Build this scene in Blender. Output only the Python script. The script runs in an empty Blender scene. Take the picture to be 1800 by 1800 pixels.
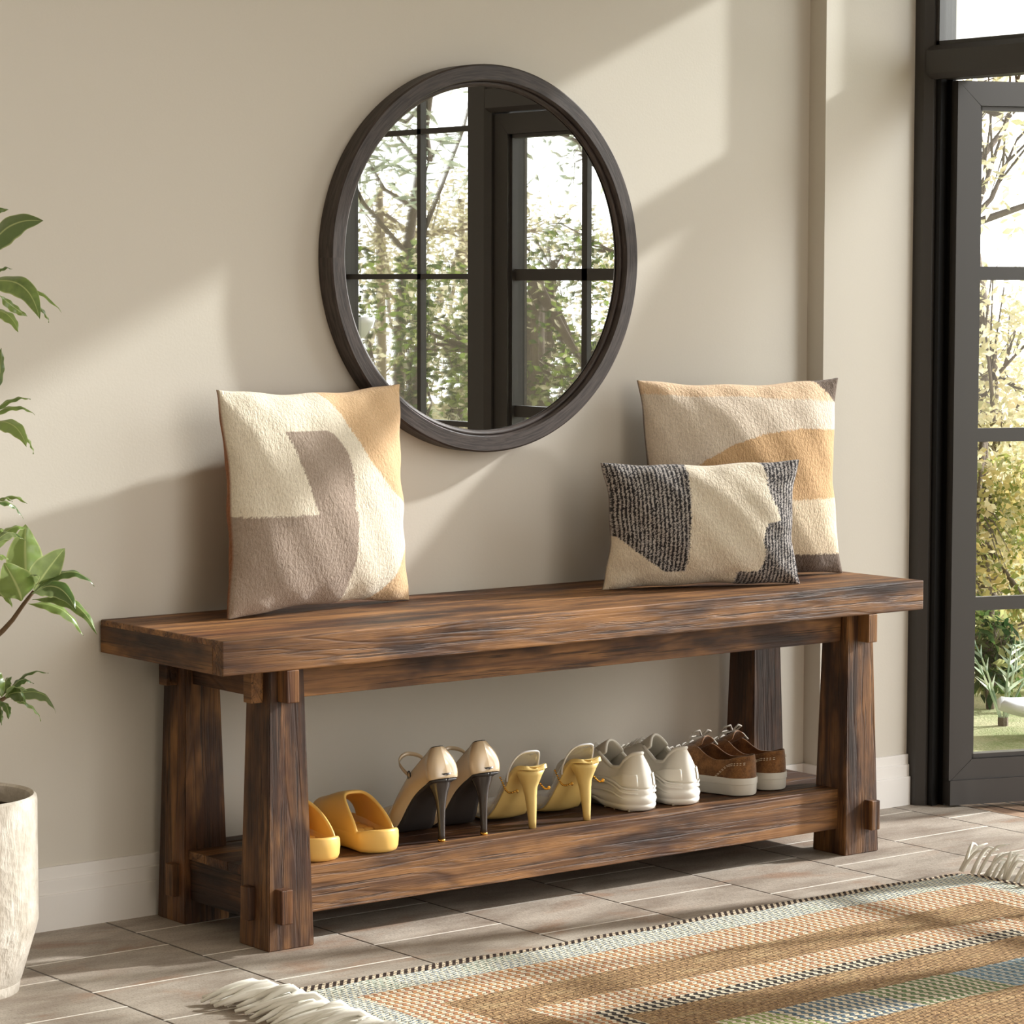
import bpy, bmesh, math, random
import numpy as np
from mathutils import Vector, Matrix
R = math.radians
SC = bpy.context.scene
COL = SC.collection
rng = random.Random(7)

# ------------------------------------------------------------------ object helpers
def link(o, parent=None):
    COL.objects.link(o)
    if parent is not None: o.parent = parent
    return o
def tag(o, label, cat, group=None, kind=None):
    o['label'] = label; o['category'] = cat
    if group: o['group'] = group
    if kind: o['kind'] = kind
    return o
def thing(name, label, cat, loc=(0,0,0), rz=0., group=None, kind=None):
    o = bpy.data.objects.new(name, None); o.empty_display_size = .05
    o.location = loc; o.rotation_euler = (0,0,rz); link(o)
    return tag(o, label, cat, group, kind)
class MB:
    """collects simple shapes; build() links them as one mesh object"""
    def __init__(s): s.v=[]; s.f=[]
    def add(s, v, f):
        n=len(s.v); s.v += [tuple(map(float,p)) for p in v]; s.f += [tuple(i+n for i in q) for q in f]; return s
    def box(s, a, b, bev=0.):
        x0,y0,z0=a; x1,y1,z1=b
        if bev<=0:
            v=[(x,y,z) for z in (z0,z1) for y in (y0,y1) for x in (x0,x1)]
            return s.add(v,[(0,2,3,1),(4,5,7,6),(0,1,5,4),(2,6,7,3),(0,4,6,2),(1,3,7,5)])
        bm=bmesh.new(); bmesh.ops.create_cube(bm,size=1)
        for q in bm.verts: q.co=Vector(((x0+x1)/2+q.co.x*(x1-x0),(y0+y1)/2+q.co.y*(y1-y0),(z0+z1)/2+q.co.z*(z1-z0)))
        bmesh.ops.bevel(bm,geom=bm.edges[:],offset=bev,segments=2,affect='EDGES',profile=.5)
        return s.bm(bm)
    def bm(s,bm):
        bm.verts.index_update()
        s.add([q.co for q in bm.verts],[[q.index for q in f.verts] for f in bm.faces]); bm.free(); return s
    def prism(s, poly, z0, z1):
        n=len(poly)
        v=[(x,y,z0) for x,y in poly]+[(x,y,z1) for x,y in poly]
        return s.add(v,[tuple(range(n-1,-1,-1)),tuple(range(n,2*n))]+[(i,(i+1)%n,n+(i+1)%n,n+i) for i in range(n)])
    def loft(s, rings, caps=(True,True), closed=True):
        n=len(rings[0]); v=[p for r in rings for p in r]; f=[]
        for k in range(len(rings)-1):
            for i in range(n if closed else n-1):
                j=(i+1)%n; f.append((k*n+i,k*n+j,(k+1)*n+j,(k+1)*n+i))
        if caps[0]: f.append(tuple(range(n-1,-1,-1)))
        if caps[1]: f.append(tuple((len(rings)-1)*n+i for i in range(n)))
        return s.add(v,f)
    def tube(s, pts, rad, n=8, closed=False, flat=1., caps=True):
        P=[Vector(p) for p in pts]; m=len(P)
        if not hasattr(rad,'__len__'): rad=[rad]*m
        rings=[]; up=Vector((0,0,1)); prev=None
        for i in range(m):
            if closed: t=P[(i+1)%m]-P[i-1]
            else: t=P[min(i+1,m-1)]-P[max(i-1,0)]
            if t.length<1e-9: t=Vector((0,0,1))
            t.normalize()
            if prev is None:
                a=up if abs(t.z)<.9 else Vector((1,0,0)); u=(a-t*a.dot(t)).normalized()
            else: u=(prev-t*prev.dot(t)).normalized()
            prev=u; w=t.cross(u)
            rings.append([P[i]+rad[i]*(u*math.cos(2*math.pi*k/n)*flat+w*math.sin(2*math.pi*k/n)) for k in range(n)])
        if closed: rings.append(rings[0])
        return s.loft(rings,caps=(caps and not closed,caps and not closed))
    def lathe(s, prof, n=48, c=(0,0,0), ax='z'):
        rings=[]
        for r,z in prof:
            ring=[]
            for k in range(n):
                a=2*math.pi*k/n
                p=(r*math.cos(a),r*math.sin(a),z) if ax=='z' else (r*math.cos(a),z,r*math.sin(a))
                ring.append((p[0]+c[0],p[1]+c[1],p[2]+c[2]))
            rings.append(ring)
        return s.loft(rings,caps=(False,False))
    def grid(s, G, flip=False):
        a=len(G); b=len(G[0]); v=[p for r in G for p in r]
        f=[(i*b+j,i*b+j+1,(i+1)*b+j+1,(i+1)*b+j) for i in range(a-1) for j in range(b-1)]
        if flip: f=[q[::-1] for q in f]
        return s.add(v,f)
    def build(s, name, mat, parent=None, smooth=False, world=False, weld=False, fix=True):
        me=bpy.data.meshes.new(name); me.from_pydata(s.v,[],s.f); me.materials.append(mat)
        if weld or fix:
            bm=bmesh.new(); bm.from_mesh(me)
            if weld: bmesh.ops.remove_doubles(bm,verts=bm.verts[:],dist=1e-5)
            bmesh.ops.recalc_face_normals(bm,faces=bm.faces[:]); bm.to_mesh(me); bm.free()
        if world and parent is not None: me.transform(pm(parent).inverted())
        if smooth: me.polygons.foreach_set('use_smooth',[True]*len(me.polygons))
        return link(bpy.data.objects.new(name,me),parent)
def pm(o):
    m=Matrix.LocRotScale(o.location,o.rotation_euler,o.scale)
    return pm(o.parent)@m if o.parent else m
def solid(o,t,off=-1.,sub=0):
    m=o.modifiers.new('s','SOLIDIFY'); m.thickness=t; m.offset=off; m.use_rim=True
    if sub: subd(o,sub)
    return o
def subd(o,n=1):
    m=o.modifiers.new('d','SUBSURF'); m.levels=n; m.render_levels=n; return o
def autosm(o,ang=35):
    me=o.data; me.polygons.foreach_set('use_smooth',[True]*len(me.polygons))
    try: me.set_sharp_from_angle(angle=R(ang))
    except Exception: pass
    return o
def copy_tree(o,parent=None):
    c=o.copy(); COL.objects.link(c)
    if parent is not None: c.parent=parent
    for ch in list(o.children): copy_tree(ch,c)
    return c
def interp(pts):
    xs=np.array([p[0] for p in pts],float); ys=np.array([p[1] for p in pts],float)
    d=np.diff(ys)/np.diff(xs); m=np.zeros(len(xs)); m[0]=d[0]; m[-1]=d[-1]
    for i in range(1,len(xs)-1): m[i]=0 if d[i-1]*d[i]<=0 else 2*d[i-1]*d[i]/(d[i-1]+d[i])
    def f(x):
        x=min(max(x,xs[0]),xs[-1]); i=min(max(int(np.searchsorted(xs,x)-1),0),len(xs)-2)
        h=xs[i+1]-xs[i]; t=(x-xs[i])/h
        return float((2*t**3-3*t*t+1)*ys[i]+(t**3-2*t*t+t)*h*m[i]+(-2*t**3+3*t*t)*ys[i+1]+(t**3-t*t)*h*m[i+1])
    return f
def sstep(a,b,x):
    t=min(max((x-a)/(b-a),0),1); return t*t*(3-2*t)

# ------------------------------------------------------------------ material DSL
class S:
    def __init__(s,m,k): s.m=m; s.k=k
    def _o(s,op,o=None,c=None,r=False):
        return s.m.math(op,o,s) if r else s.m.math(op,s,o,c)
    def __add__(s,o): return s._o('ADD',o)
    __radd__=__add__
    def __mul__(s,o): return s._o('MULTIPLY',o)
    __rmul__=__mul__
    def __sub__(s,o): return s._o('SUBTRACT',o)
    def __rsub__(s,o): return s._o('SUBTRACT',o,r=True)
    def __truediv__(s,o): return s._o('DIVIDE',o)
    def __neg__(s): return s*-1
    def fl(s): return s._o('FLOOR')
    def fr(s): return s._o('FRACT')
    def ab(s): return s._o('ABSOLUTE')
    def sin(s): return s._o('SINE')
    def gt(s,o): return s._o('GREATER_THAN',o)
    def lt(s,o): return s._o('LESS_THAN',o)
    def mn(s,o): return s._o('MINIMUM',o)
    def mx(s,o): return s._o('MAXIMUM',o)
    def pw(s,o): return s._o('POWER',o)
    def tri(s): return ((s.fr()-.5).ab())*2
    def step(s,a,b):
        n=s.m.n('ShaderNodeMapRange'); n.interpolation_type='SMOOTHSTEP'
        n.inputs['From Min'].default_value=a; n.inputs['From Max'].default_value=b
        s.m.set(n.inputs['Value'],s); return S(s.m,n.outputs['Result'])
class M:
    def __init__(s,name,world=None):
        if world: t=world
        else: t=bpy.data.materials.new(name)
        t.use_nodes=True; s.mat=t; s.nt=t.node_tree; s.nt.nodes.clear()
    def n(s,t): return s.nt.nodes.new(t)
    def set(s,inp,v):
        if isinstance(v,S): s.nt.links.new(v.k,inp)
        elif v is not None:
            if isinstance(v,(tuple,list)) and len(v)==3 and inp.type=='RGBA': v=(*v,1)
            inp.default_value=v
    def math(s,op,a,b=None,c=None):
        n=s.n('ShaderNodeMath'); n.operation=op
        for i,v in enumerate((a,b,c)): s.set(n.inputs[i],v)
        return S(s,n.outputs[0])
    def coord(s,kind='Object'):
        if not hasattr(s,'_tc'): s._tc=s.n('ShaderNodeTexCoord')
        return S(s,s._tc.outputs[kind])
    def sep(s,v):
        n=s.n('ShaderNodeSeparateXYZ'); s.set(n.inputs[0],v); return [S(s,n.outputs[i]) for i in range(3)]
    def vec(s,x,y,z):
        n=s.n('ShaderNodeCombineXYZ')
        for i,v in enumerate((x,y,z)): s.set(n.inputs[i],v)
        return S(s,n.outputs[0])
    def map(s,v,scale=(1,1,1),loc=(0,0,0),rot=(0,0,0)):
        n=s.n('ShaderNodeMapping'); s.set(n.inputs['Vector'],v)
        n.inputs['Scale'].default_value=scale; n.inputs['Location'].default_value=loc; n.inputs['Rotation'].default_value=rot
        return S(s,n.outputs[0])
    def noise(s,v,scale=5,detail=2,rough=.5,dist=0.,col=False):
        n=s.n('ShaderNodeTexNoise'); s.set(n.inputs['Vector'],v)
        for k,q in (('Scale',scale),('Detail',detail),('Roughness',rough),('Distortion',dist)): s.set(n.inputs[k],q)
        return S(s,n.outputs['Color' if col else 'Fac'])
    def voro(s,v,scale=5,out='Distance',feat='F1'):
        n=s.n('ShaderNodeTexVoronoi'); n.feature=feat; s.set(n.inputs['Vector'],v); s.set(n.inputs['Scale'],scale)
        return S(s,n.outputs[out])
    def mix(s,f,a,b,mode='MIX'):
        n=s.n('ShaderNodeMix'); n.data_type='RGBA'; n.blend_type=mode
        s.set(n.inputs[0],f); s.set(n.inputs[6],a); s.set(n.inputs[7],b); return S(s,n.outputs[2])
    def attr(s,name):
        n=s.n('ShaderNodeAttribute'); n.attribute_name=name; return S(s,n.outputs['Color'])
    def bump(s,h,strength=.3,dist=.01,normal=None):
        n=s.n('ShaderNodeBump'); s.set(n.inputs['Height'],h); s.set(n.inputs['Strength'],strength); n.inputs['Distance'].default_value=dist
        if normal is not None: s.set(n.inputs['Normal'],normal)
        return S(s,n.outputs[0])
    def bsdf(s,col,rough=.5,normal=None,metal=0.,spec=.5,coat=0.,sheen=0.,trans=None):
        n=s.n('ShaderNodeBsdfPrincipled')
        s.set(n.inputs['Base Color'],col); s.set(n.inputs['Roughness'],rough); s.set(n.inputs['Metallic'],metal)
        n.inputs['Specular IOR Level'].default_value=spec
        if coat: n.inputs['Coat Weight'].default_value=coat; n.inputs['Coat Roughness'].default_value=.08
        if sheen: n.inputs['Sheen Weight'].default_value=sheen
        if normal is not None: s.set(n.inputs['Normal'],normal)
        return S(s,n.outputs[0])
    def shmix(s,f,a,b):
        n=s.n('ShaderNodeMixShader'); s.set(n.inputs[0],f); s.set(n.inputs[1],a); s.set(n.inputs[2],b); return S(s,n.outputs[0])
    def sh(s,t,col=None,**k):
        n=s.n(t)
        if col is not None: s.set(n.inputs['Color'],col)
        for a,b in k.items(): s.set(n.inputs[a],b)
        return S(s,n.outputs[0])
    def out(s,sh):
        n=s.n('ShaderNodeOutputMaterial'); s.set(n.inputs['Surface'],sh); return s.mat
def C(r,g,b):
    f=lambda c:(c/255/12.92 if c/255<=.04045 else ((c/255+.055)/1.055)**2.4)
    return (f(r),f(g),f(b))
def plain(name,col,rough=.5,metal=0,spec=.5,coat=0,sheen=0,bump=None):
    m=M(name); nm=None
    v=m.coord(); f=m.noise(v,9,3)
    c=m.mix(f*.25,col,tuple(x*.82 for x in col))
    if bump: nm=m.bump(m.noise(v,bump[0],4,.6),bump[1],bump[2])
    return m.out(m.bsdf(c,rough,nm,metal,spec,coat,sheen))

# ------------------------------------------------------------------ materials
def wood(name,ax,seed,dark=1.,burn=.5):
    m=M(name); v=m.map(m.coord(),loc=(seed*1.37,seed*2.11,seed*.73))
    sc=lambda k:tuple(k if i==ax else 1. for i in range(3))
    warp=m.noise(m.map(v,scale=sc(.3)),6,3,.5)
    n1=m.noise(m.map(v,scale=sc(.07)),11,3,.5,.5)
    fine=m.noise(m.map(v,scale=sc(.022)),420,3,.6)
    mid=m.noise(m.map(v,scale=sc(.03)),120,5,.6,.3)
    wide=m.noise(m.map(v,scale=sc(.05)),38,4,.55,.5)
    rings=((n1*11.+warp*2.).tri()).step(.62,1.)
    blot=m.noise(m.map(v,scale=sc(.38),loc=(3.1,1.7,.4)),11,4,.6)
    b=blot.step(burn-.12,burn+.14)
    base=m.mix((wide*.75+mid*.35).step(.32,.74),C(76,44,26),C(182,132,80))
    red=m.mix(m.noise(m.map(v,scale=sc(.06)),9,2).step(.5,.7)*.45,base,C(100,50,28))
    dk=m.mix((wide*.7+mid*.3).step(.3,.75),C(26,14,9),C(84,48,28))
    col=m.mix(b*.95,red,dk)
    streak=(mid*.65+fine*.35).step(.52,.62)
    col=m.mix(streak*.8,col,C(28,17,12))
    col=m.mix(rings*.5,col,C(58,32,19))
    col=m.mix((1-fine.step(.3,.5))*.25,col,C(40,24,15))
    kn=m.voro(m.map(v,scale=sc(.3)),6.)
    col=m.mix((1-kn.step(.03,.08))*.55,col,C(62,32,18))
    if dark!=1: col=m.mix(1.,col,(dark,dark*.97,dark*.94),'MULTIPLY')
    h=(1-streak)*.5+fine*.5-rings*.3
    return m.out(m.bsdf(col,m.math('ADD',.42,fine*.25),m.bump(h,.55,.003),spec=.4))

def mat_wall():
    m=M('wall_paint'); v=m.coord(); a=m.noise(v,2.2,3)
    c=m.mix(a*.3,C(210,204,193),C(203,197,185))
    return m.out(m.bsdf(c,.75,m.bump(m.noise(v,260,3),.06,.002),spec=.25))
WALL=mat_wall()
TRIM=plain('white_trim_paint',C(234,230,225),.45,spec=.4)
FRAME=plain('anthracite_powder_coat',C(58,55,53),.42,spec=.45,bump=(900,.04,.001))
SEAL=plain('black_rubber_seal',C(14,13,13),.55,spec=.3)
def mat_floor():
    m=M('slate_floor_tiles'); x,y,z=m.sep(m.coord())
    col_i=(x/.2345).fl(); fx=(x/.2345).fr()
    par=((col_i*.5).fr()).gt(.25)
    vy=(y-.0575-par*.0935+10*.187)/.187   # courses run along the wall, every other one shifted by half
    row=vy.fl(); fy=vy.fr()
    gx=((fx-.5).ab()); gy=((fy-.5).ab())
    n0=m.noise(m.coord(),160,2)
    gap=((gx+(n0-.5)*.008).gt(.4915)); gapy=((gy+(n0-.5)*.008).gt(.4875))
    idv=m.vec(col_i,row,3.); tone=m.noise(idv*1.0 if False else m.map(idv,scale=(.731,.517,1)),9,0)
    v=m.coord()
    cloud=m.noise(m.map(v,scale=(1.,2.8,1)),5.,6,.6,.2)
    spk=m.noise(v,300,3,.7)
    stain=m.noise(m.map(v,scale=(1.,2.,1),loc=(4,1,0)),5,4,.6,.8).step(.52,.7)
    c=m.mix(cloud.step(.28,.72),C(132,117,103),C(196,186,173))
    c=m.mix(tone*.35,c,C(186,175,163))
    c=m.mix(stain*.6,c,C(160,124,98))
    c=m.mix(spk.step(.48,.7)*.5,c,C(82,74,66))
    c=m.mix(gap*.85,c,C(70,62,55))
    c=m.mix(gapy*.9,c,C(250,244,234))
    edge=gx.step(.485,.5).mx(gy.step(.482,.5))
    h=m.noise(v,95,5,.65)*.5+cloud*.4-edge*1.1
    return m.out(m.bsdf(c,.55,m.bump(h,.45,.004),spec=.35))
FLOOR=mat_floor()
def mat_glass(name='window_glass',tint=(.97,.985,.98),gl=.06):
    m=M(name); t=m.sh('ShaderNodeBsdfTransparent',tint); g=m.sh('ShaderNodeBsdfGlossy',(1,1,1),Roughness=.01)
    n=m.n('ShaderNodeFresnel'); n.inputs[0].default_value=1.3
    return m.out(m.shmix(S(m,n.outputs[0])*(gl*10),t,g))
GLASS=mat_glass()
def mat_clear():
    m=M('clear_vinyl'); t=m.sh('ShaderNodeBsdfTransparent',(.93,.93,.93)); g=m.sh('ShaderNodeBsdfGlossy',(1,1,1),Roughness=.05)
    d=m.sh('ShaderNodeBsdfDiffuse',(.85,.85,.86))
    n=m.n('ShaderNodeLayerWeight'); n.inputs[0].default_value=.35
    a=m.shmix(S(m,n.outputs['Facing'])*.6+.12,t,g)
    return m.out(m.shmix(.16,a,d))
CLEAR=mat_clear()
def mat_mirror():
    m=M('mirror_silvering'); return m.out(m.bsdf((.93,.94,.94),.0,metal=1.))
MIRROR=mat_mirror()
def mat_mframe():
    m=M('dark_stained_frame_wood'); v=m.coord()
    x,y,z=m.sep(v); ang=m.math('ARCTAN2',z,x); rad=m.math('SQRT',x*x+z*z)
    g=m.noise(m.vec(ang*1.2,y*30,rad*60),6,5,.6,.5)
    c=m.mix(g.step(.3,.7),C(44,37,34),C(78,68,64))
    return m.out(m.bsdf(c,.5,m.bump(g,.15,.002),spec=.35))
MFRAME=mat_mframe()
def mat_fabric():
    m=M('woven_cotton'); c=m.attr('Col'); v=m.coord()
    x,y,z=m.sep(v)
    slub=m.noise(m.map(v,scale=(1,1,.45)),520,3,.6)
    nub=m.noise(m.map(v,scale=(1,1,.55)),190,3,.6)
    h=slub*.6+nub*1.2
    cc=m.mix((1-slub.step(.3,.62))*.35,c,m.mix(1.,c,(.62,.6,.58),'MULTIPLY'))
    return m.out(m.bsdf(cc,.95,m.bump(h,.6,.004),spec=.1,sheen=.15))
FABRIC=mat_fabric()
def mat_rug():
    m=M('woven_wool_rug'); x,y,z=m.sep(m.coord())
    yb=y*-1; xl=(x)*1.35; xr=(1.345-x)*1.35
    d=yb.mn(xl).mn(xr)
    n=m.noise(m.coord(),60,2); nl=m.noise(m.coord(),9,2)
    big=m.noise(m.map(m.coord(),scale=(1,3,1)),14,3)
    s1=(x/.0145+(yb/.016).tri()*.34+(nl-.5)*2.0)
    st=s1.tri().step(.40,.58)*(1-(yb/.0062+x/.029).tri().step(.82,1.)*.5)
    s2=(yb/.008+x/.028).tri().step(.25,.7)
    cre=C(244,230,204)
    def band(col,f=.9): return m.mix(st*f,cre,col)
    orange=band(m.mix(n.step(.4,.6),C(214,146,82),C(196,128,84)))
    border=m.mix((x/.012+yb/.016).tri().step(.35,.6),C(236,216,188),C(56,34,24))
    dash=((x/.011+(yb/.0095).fl()*.5).tri()).step(.60,.8)*((yb/.0095).tri()).step(.1,.5)
    blue=m.mix(dash*.9,C(244,240,220),m.mix(nl.step(.56,.66),C(36,100,150),C(84,138,128)))
    fibre=m.noise(m.map(m.coord(),scale=(1,.25,1),rot=(0,0,.5)),420,3,.7)
    brown=m.mix(fibre.step(.35,.66),C(120,86,58),C(222,182,132))
    brown=m.mix(big.step(.5,.7)*.4,brown,C(228,198,150))
    black=m.mix(st,cre,C(40,30,26))
    lime=band(C(150,170,78)); green=band(C(84,124,58)); blu=band(C(52,100,128))
    xd=x-yb*.25
    blocks=m.mix(xd.gt(.335),lime,blu); blocks=m.mix(xd.gt(.50),blocks,green); blocks=m.mix(xd.gt(.675),blocks,m.mix(.4,blu,C(150,190,210))); 
    blocks=m.mix(xd.gt(.84),blocks,lime); blocks=m.mix(xd.gt(1.0),blocks,blu)
    blocks=m.mix(xd.lt(.10),blocks,green)
    c=border
    e=d+(n-.5)*.006
    for th,q in ((.034,blue),(.098,orange),(.195,brown),(.29,orange),(.36,black),(.395,brown)): c=m.mix(e.gt(th),c,q)
    eb=e
    c=m.mix(eb.gt(.492),c,blocks); c=m.mix(eb.gt(.6),c,brown)
    h=st*.8+s2*.6+fibre*.5
    return m.out(m.bsdf(c,.95,m.bump(h,.9,.006),spec=.1,sheen=.1))
RUG=mat_rug()
COTTON=plain('white_cotton_cord',C(246,243,234),.9,spec=.1)
def mat_pot():
    m=M('rough_concrete'); v=m.coord(); a=m.noise(v,18,5,.65); pit=m.voro(v,90)
    c=m.mix(a.step(.3,.75),C(186,176,162),C(222,214,203))
    ru=m.noise(m.map(v,scale=(1,1,.25)),45,5,.7)
    return m.out(m.bsdf(c,.85,m.bump(ru+pit*.3,.6,.006),spec=.2))
POT=mat_pot()
SOIL=plain('dark_soil',C(66,52,42),.95,bump=(120,.9,.01),spec=.1)
BARK=plain('brown_bark',C(104,84,62),.85,bump=(90,.7,.004),spec=.2)
def mat_leaf(name,a,b,edge,trans=.3):
    m=M(name); c=m.attr('Col'); r,g,bb=m.sep(c)     # r: across the leaf, g: leaf number
    v=m.coord(); n=m.noise(v,70,3)
    base=m.mix((n*.6+g*.5).step(.3,.8),a,b)
    base=m.mix((1-(r-.5).ab()*2).step(.90,.985)*.6,base,edge)
    base=m.mix((((r-.5).ab()*2).step(.86,1.))*.6,base,edge)
    d=m.bsdf(base,.28,m.bump(n,.25,.004),spec=.6); t=m.sh('ShaderNodeBsdfTranslucent',m.mix(.5,base,edge))
    return m.out(m.shmix(trans,d,t))
LEAFM=mat_leaf('glossy_green_leaf',C(58,88,40),C(124,150,76),C(206,214,150))
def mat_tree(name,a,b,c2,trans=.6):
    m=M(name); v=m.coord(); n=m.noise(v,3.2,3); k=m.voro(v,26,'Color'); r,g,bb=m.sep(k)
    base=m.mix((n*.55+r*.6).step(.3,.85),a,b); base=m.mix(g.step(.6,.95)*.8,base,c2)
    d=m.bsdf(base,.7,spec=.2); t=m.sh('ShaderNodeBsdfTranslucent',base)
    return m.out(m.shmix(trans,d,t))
PALE=mat_tree('haze_lightened_foliage',C(206,204,160),C(244,232,200),C(255,250,236))  # leaf tones lightened to stand in for garden haze and glare
GREEN=mat_tree('green_foliage',C(54,80,32),C(142,164,72),C(244,232,206))  # last, near-white tone imitates bright sky glimpsed between the leaves
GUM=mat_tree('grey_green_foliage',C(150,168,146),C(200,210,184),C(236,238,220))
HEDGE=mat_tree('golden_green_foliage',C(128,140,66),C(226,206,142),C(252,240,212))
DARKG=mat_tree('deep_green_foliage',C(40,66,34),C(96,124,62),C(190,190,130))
PALET=plain('haze_lightened_bark',C(196,184,170),.9,spec=.1)  # bark lightened so shaded trunks blend into the painted haze
TRUNK=plain('grey_tree_bark',C(120,108,98),.9,bump=(40,.8,.01),spec=.1)

# ------------------------------------------------------------------ the room
def struct(name,mb,mat,label,cat,**k):
    return tag(mb.build(name,mat,**k),label,cat,kind='structure')
ZT=2.05
struct('floor',MB().box((-2.2,-4.4,-.06),(1.752,.46,0)),FLOOR,'grey brown stone tile floor of the entryway','floor')
struct('wall_back',MB().box((-2.2,.345,0),(1.50,.46,ZT)),WALL,'beige painted wall behind the wooden bench','wall')
struct('wall_pillar',MB().box((1.462,.303,0),(1.80,.46,ZT)),WALL,'narrow beige wall pier between bench wall and dark door frame','wall')
def skirting(pts):
    """profile swept along a polyline at floor level: three stepped bands"""
    b=MB(); prof=[(0,0),(.012,0),(.012,.0525),(.0115,.0535),(.0085,.054),(.0085,.0745),(.008,.0755),(.0055,.076),(.0055,.0938),(.005,.0945),(0,.0945)]
    rings=[]
    for i,p in enumerate(pts):
        nv=Vector((0,0))
        for a,c in ((i-1,i),(i,i+1)):
            if a>=0 and c<len(pts):
                d=Vector((pts[c][0]-pts[a][0],pts[c][1]-pts[a][1])).normalized(); nv+=Vector((d.y,-d.x))
        if 0<i<len(pts)-1: nv=nv/ (nv.length_squared/2) if nv.length>0 else nv
        rings.append([(p[0]+nv.x*o,p[1]+nv.y*o,z) for o,z in prof])
    return b.loft(rings)
struct('baseboard_back',skirting([(-2.2,.345),(1.462,.345)]),TRIM,'white stepped baseboard along the bench wall','baseboard')
struct('baseboard_pillar',skirting([(1.462,.345),(1.462,.303),(1.686,.303)]),TRIM,'white stepped baseboard around the wall pier by the door','baseboard')

# --- glazed wall on the right (x = 1.69), made of posts, bars, doors and panes
XR=1.687
def post(b,y0,y1,z0,z1,ch=.012,dep=.06):
    b.prism([(XR,y1-ch),(XR+ch,y1),(XR+dep,y1),(XR+dep,y0),(XR+ch,y0),(XR,y0+ch)],z0,z1)
b=MB()
b.prism([(XR,.303),(XR+.07,.303),(XR+.07,.268),(XR+.013,.268),(XR,.280)],0,1.778)
post(b,-1.018,-.936,0,1.778); post(b,-1.60,-1.512,0,1.778)
# transom bar and head, chamfered towards the panes
def bar(b,y0,y1,z0,z1,ch=.010,dep=.06):
    r=[(XR,z1-ch),(XR+ch,z1),(XR+dep,z1),(XR+dep,z0),(XR+ch,z0),(XR,z0+ch)]
    b.loft([[(x,y,z) for x,z in r] for y in (y0,y1)])
bar(b,-.945,.275,1.337,1.398); bar(b,-1.55,.303,1.705,1.778); bar(b,-1.55,-1.0,.0,.075)
fr=struct('trim_1',b,FRAME,'dark anthracite frame posts and transom bar of the garden doors','door frame')
bb=MB()
bb.box((XR+.020,.256,.0),(XR+.034,.268,1.337)); bb.box((XR+.044,.250,0.),(XR+.052,.268,1.337)); bb.box((XR+.030,.262,.0),(XR+.066,.2685,1.337))
bb.build('seal',SEAL,fr)
pt=thing('window_2','clear transom pane above the open garden door','window',(XR+.03,-.35,1.40),kind='structure')
MB().box((XR+.030,-.945,1.392),(XR+.034,.275,1.715)).build('pane',GLASS,pt,world=True)
b=MB(); y0,y1,z0,z1=-.936,.268,1.398,1.705
for a,c in (((y0,z0),(y1,z0+.008)),((y0,z1-.008),(y1,z1)),((y0,z0),(y0+.008,z1)),((y1-.008,z0),(y1,z1))): b.box((XR+.018,a[0],a[1]),(XR+.046,c[0],c[1]))
b.build('glazing_bead',FRAME,pt,world=True)
# fixed grid window beyond the door
wn=thing('window_1','tall black grid window seen in the mirror beside the doors','window',(XR+.03,-1.26,0),kind='structure')
MB().box((XR+.034,-1.53,.06),(XR+.038,-1.0,1.72)).build('pane',GLASS,wn,world=True)
b=MB(); b.box((XR+.028,-1.234,.07),(XR+.044,-1.220,1.71))
for z in (.325,.6525,.982,1.309): b.box((XR+.028,-1.52,z-.006),(XR+.044,-1.01,z+.006))
b.build('glazing_bar',FRAME,wn,world=True)
struct('wall_right_upper',MB().box((XR+.01,-4.4,1.778),(XR+.11,.303,2.06)),WALL,'beige wall above the transom pane','wall')
struct('ceiling',MB().box((-2.2,-1.9,2.05),(1.80,.46,2.12)),plain('white_ceiling_paint',C(232,228,220),.8),'plain white unseen ceiling over part of the entryway','ceiling')  # out of view; added to block overhead sky, cut short to admit fill
struct('wall_right',MB().box((XR,-4.4,0),(XR+.09,-1.60,1.778)),WALL,'beige wall beyond the grid window on the garden side','wall')

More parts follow.
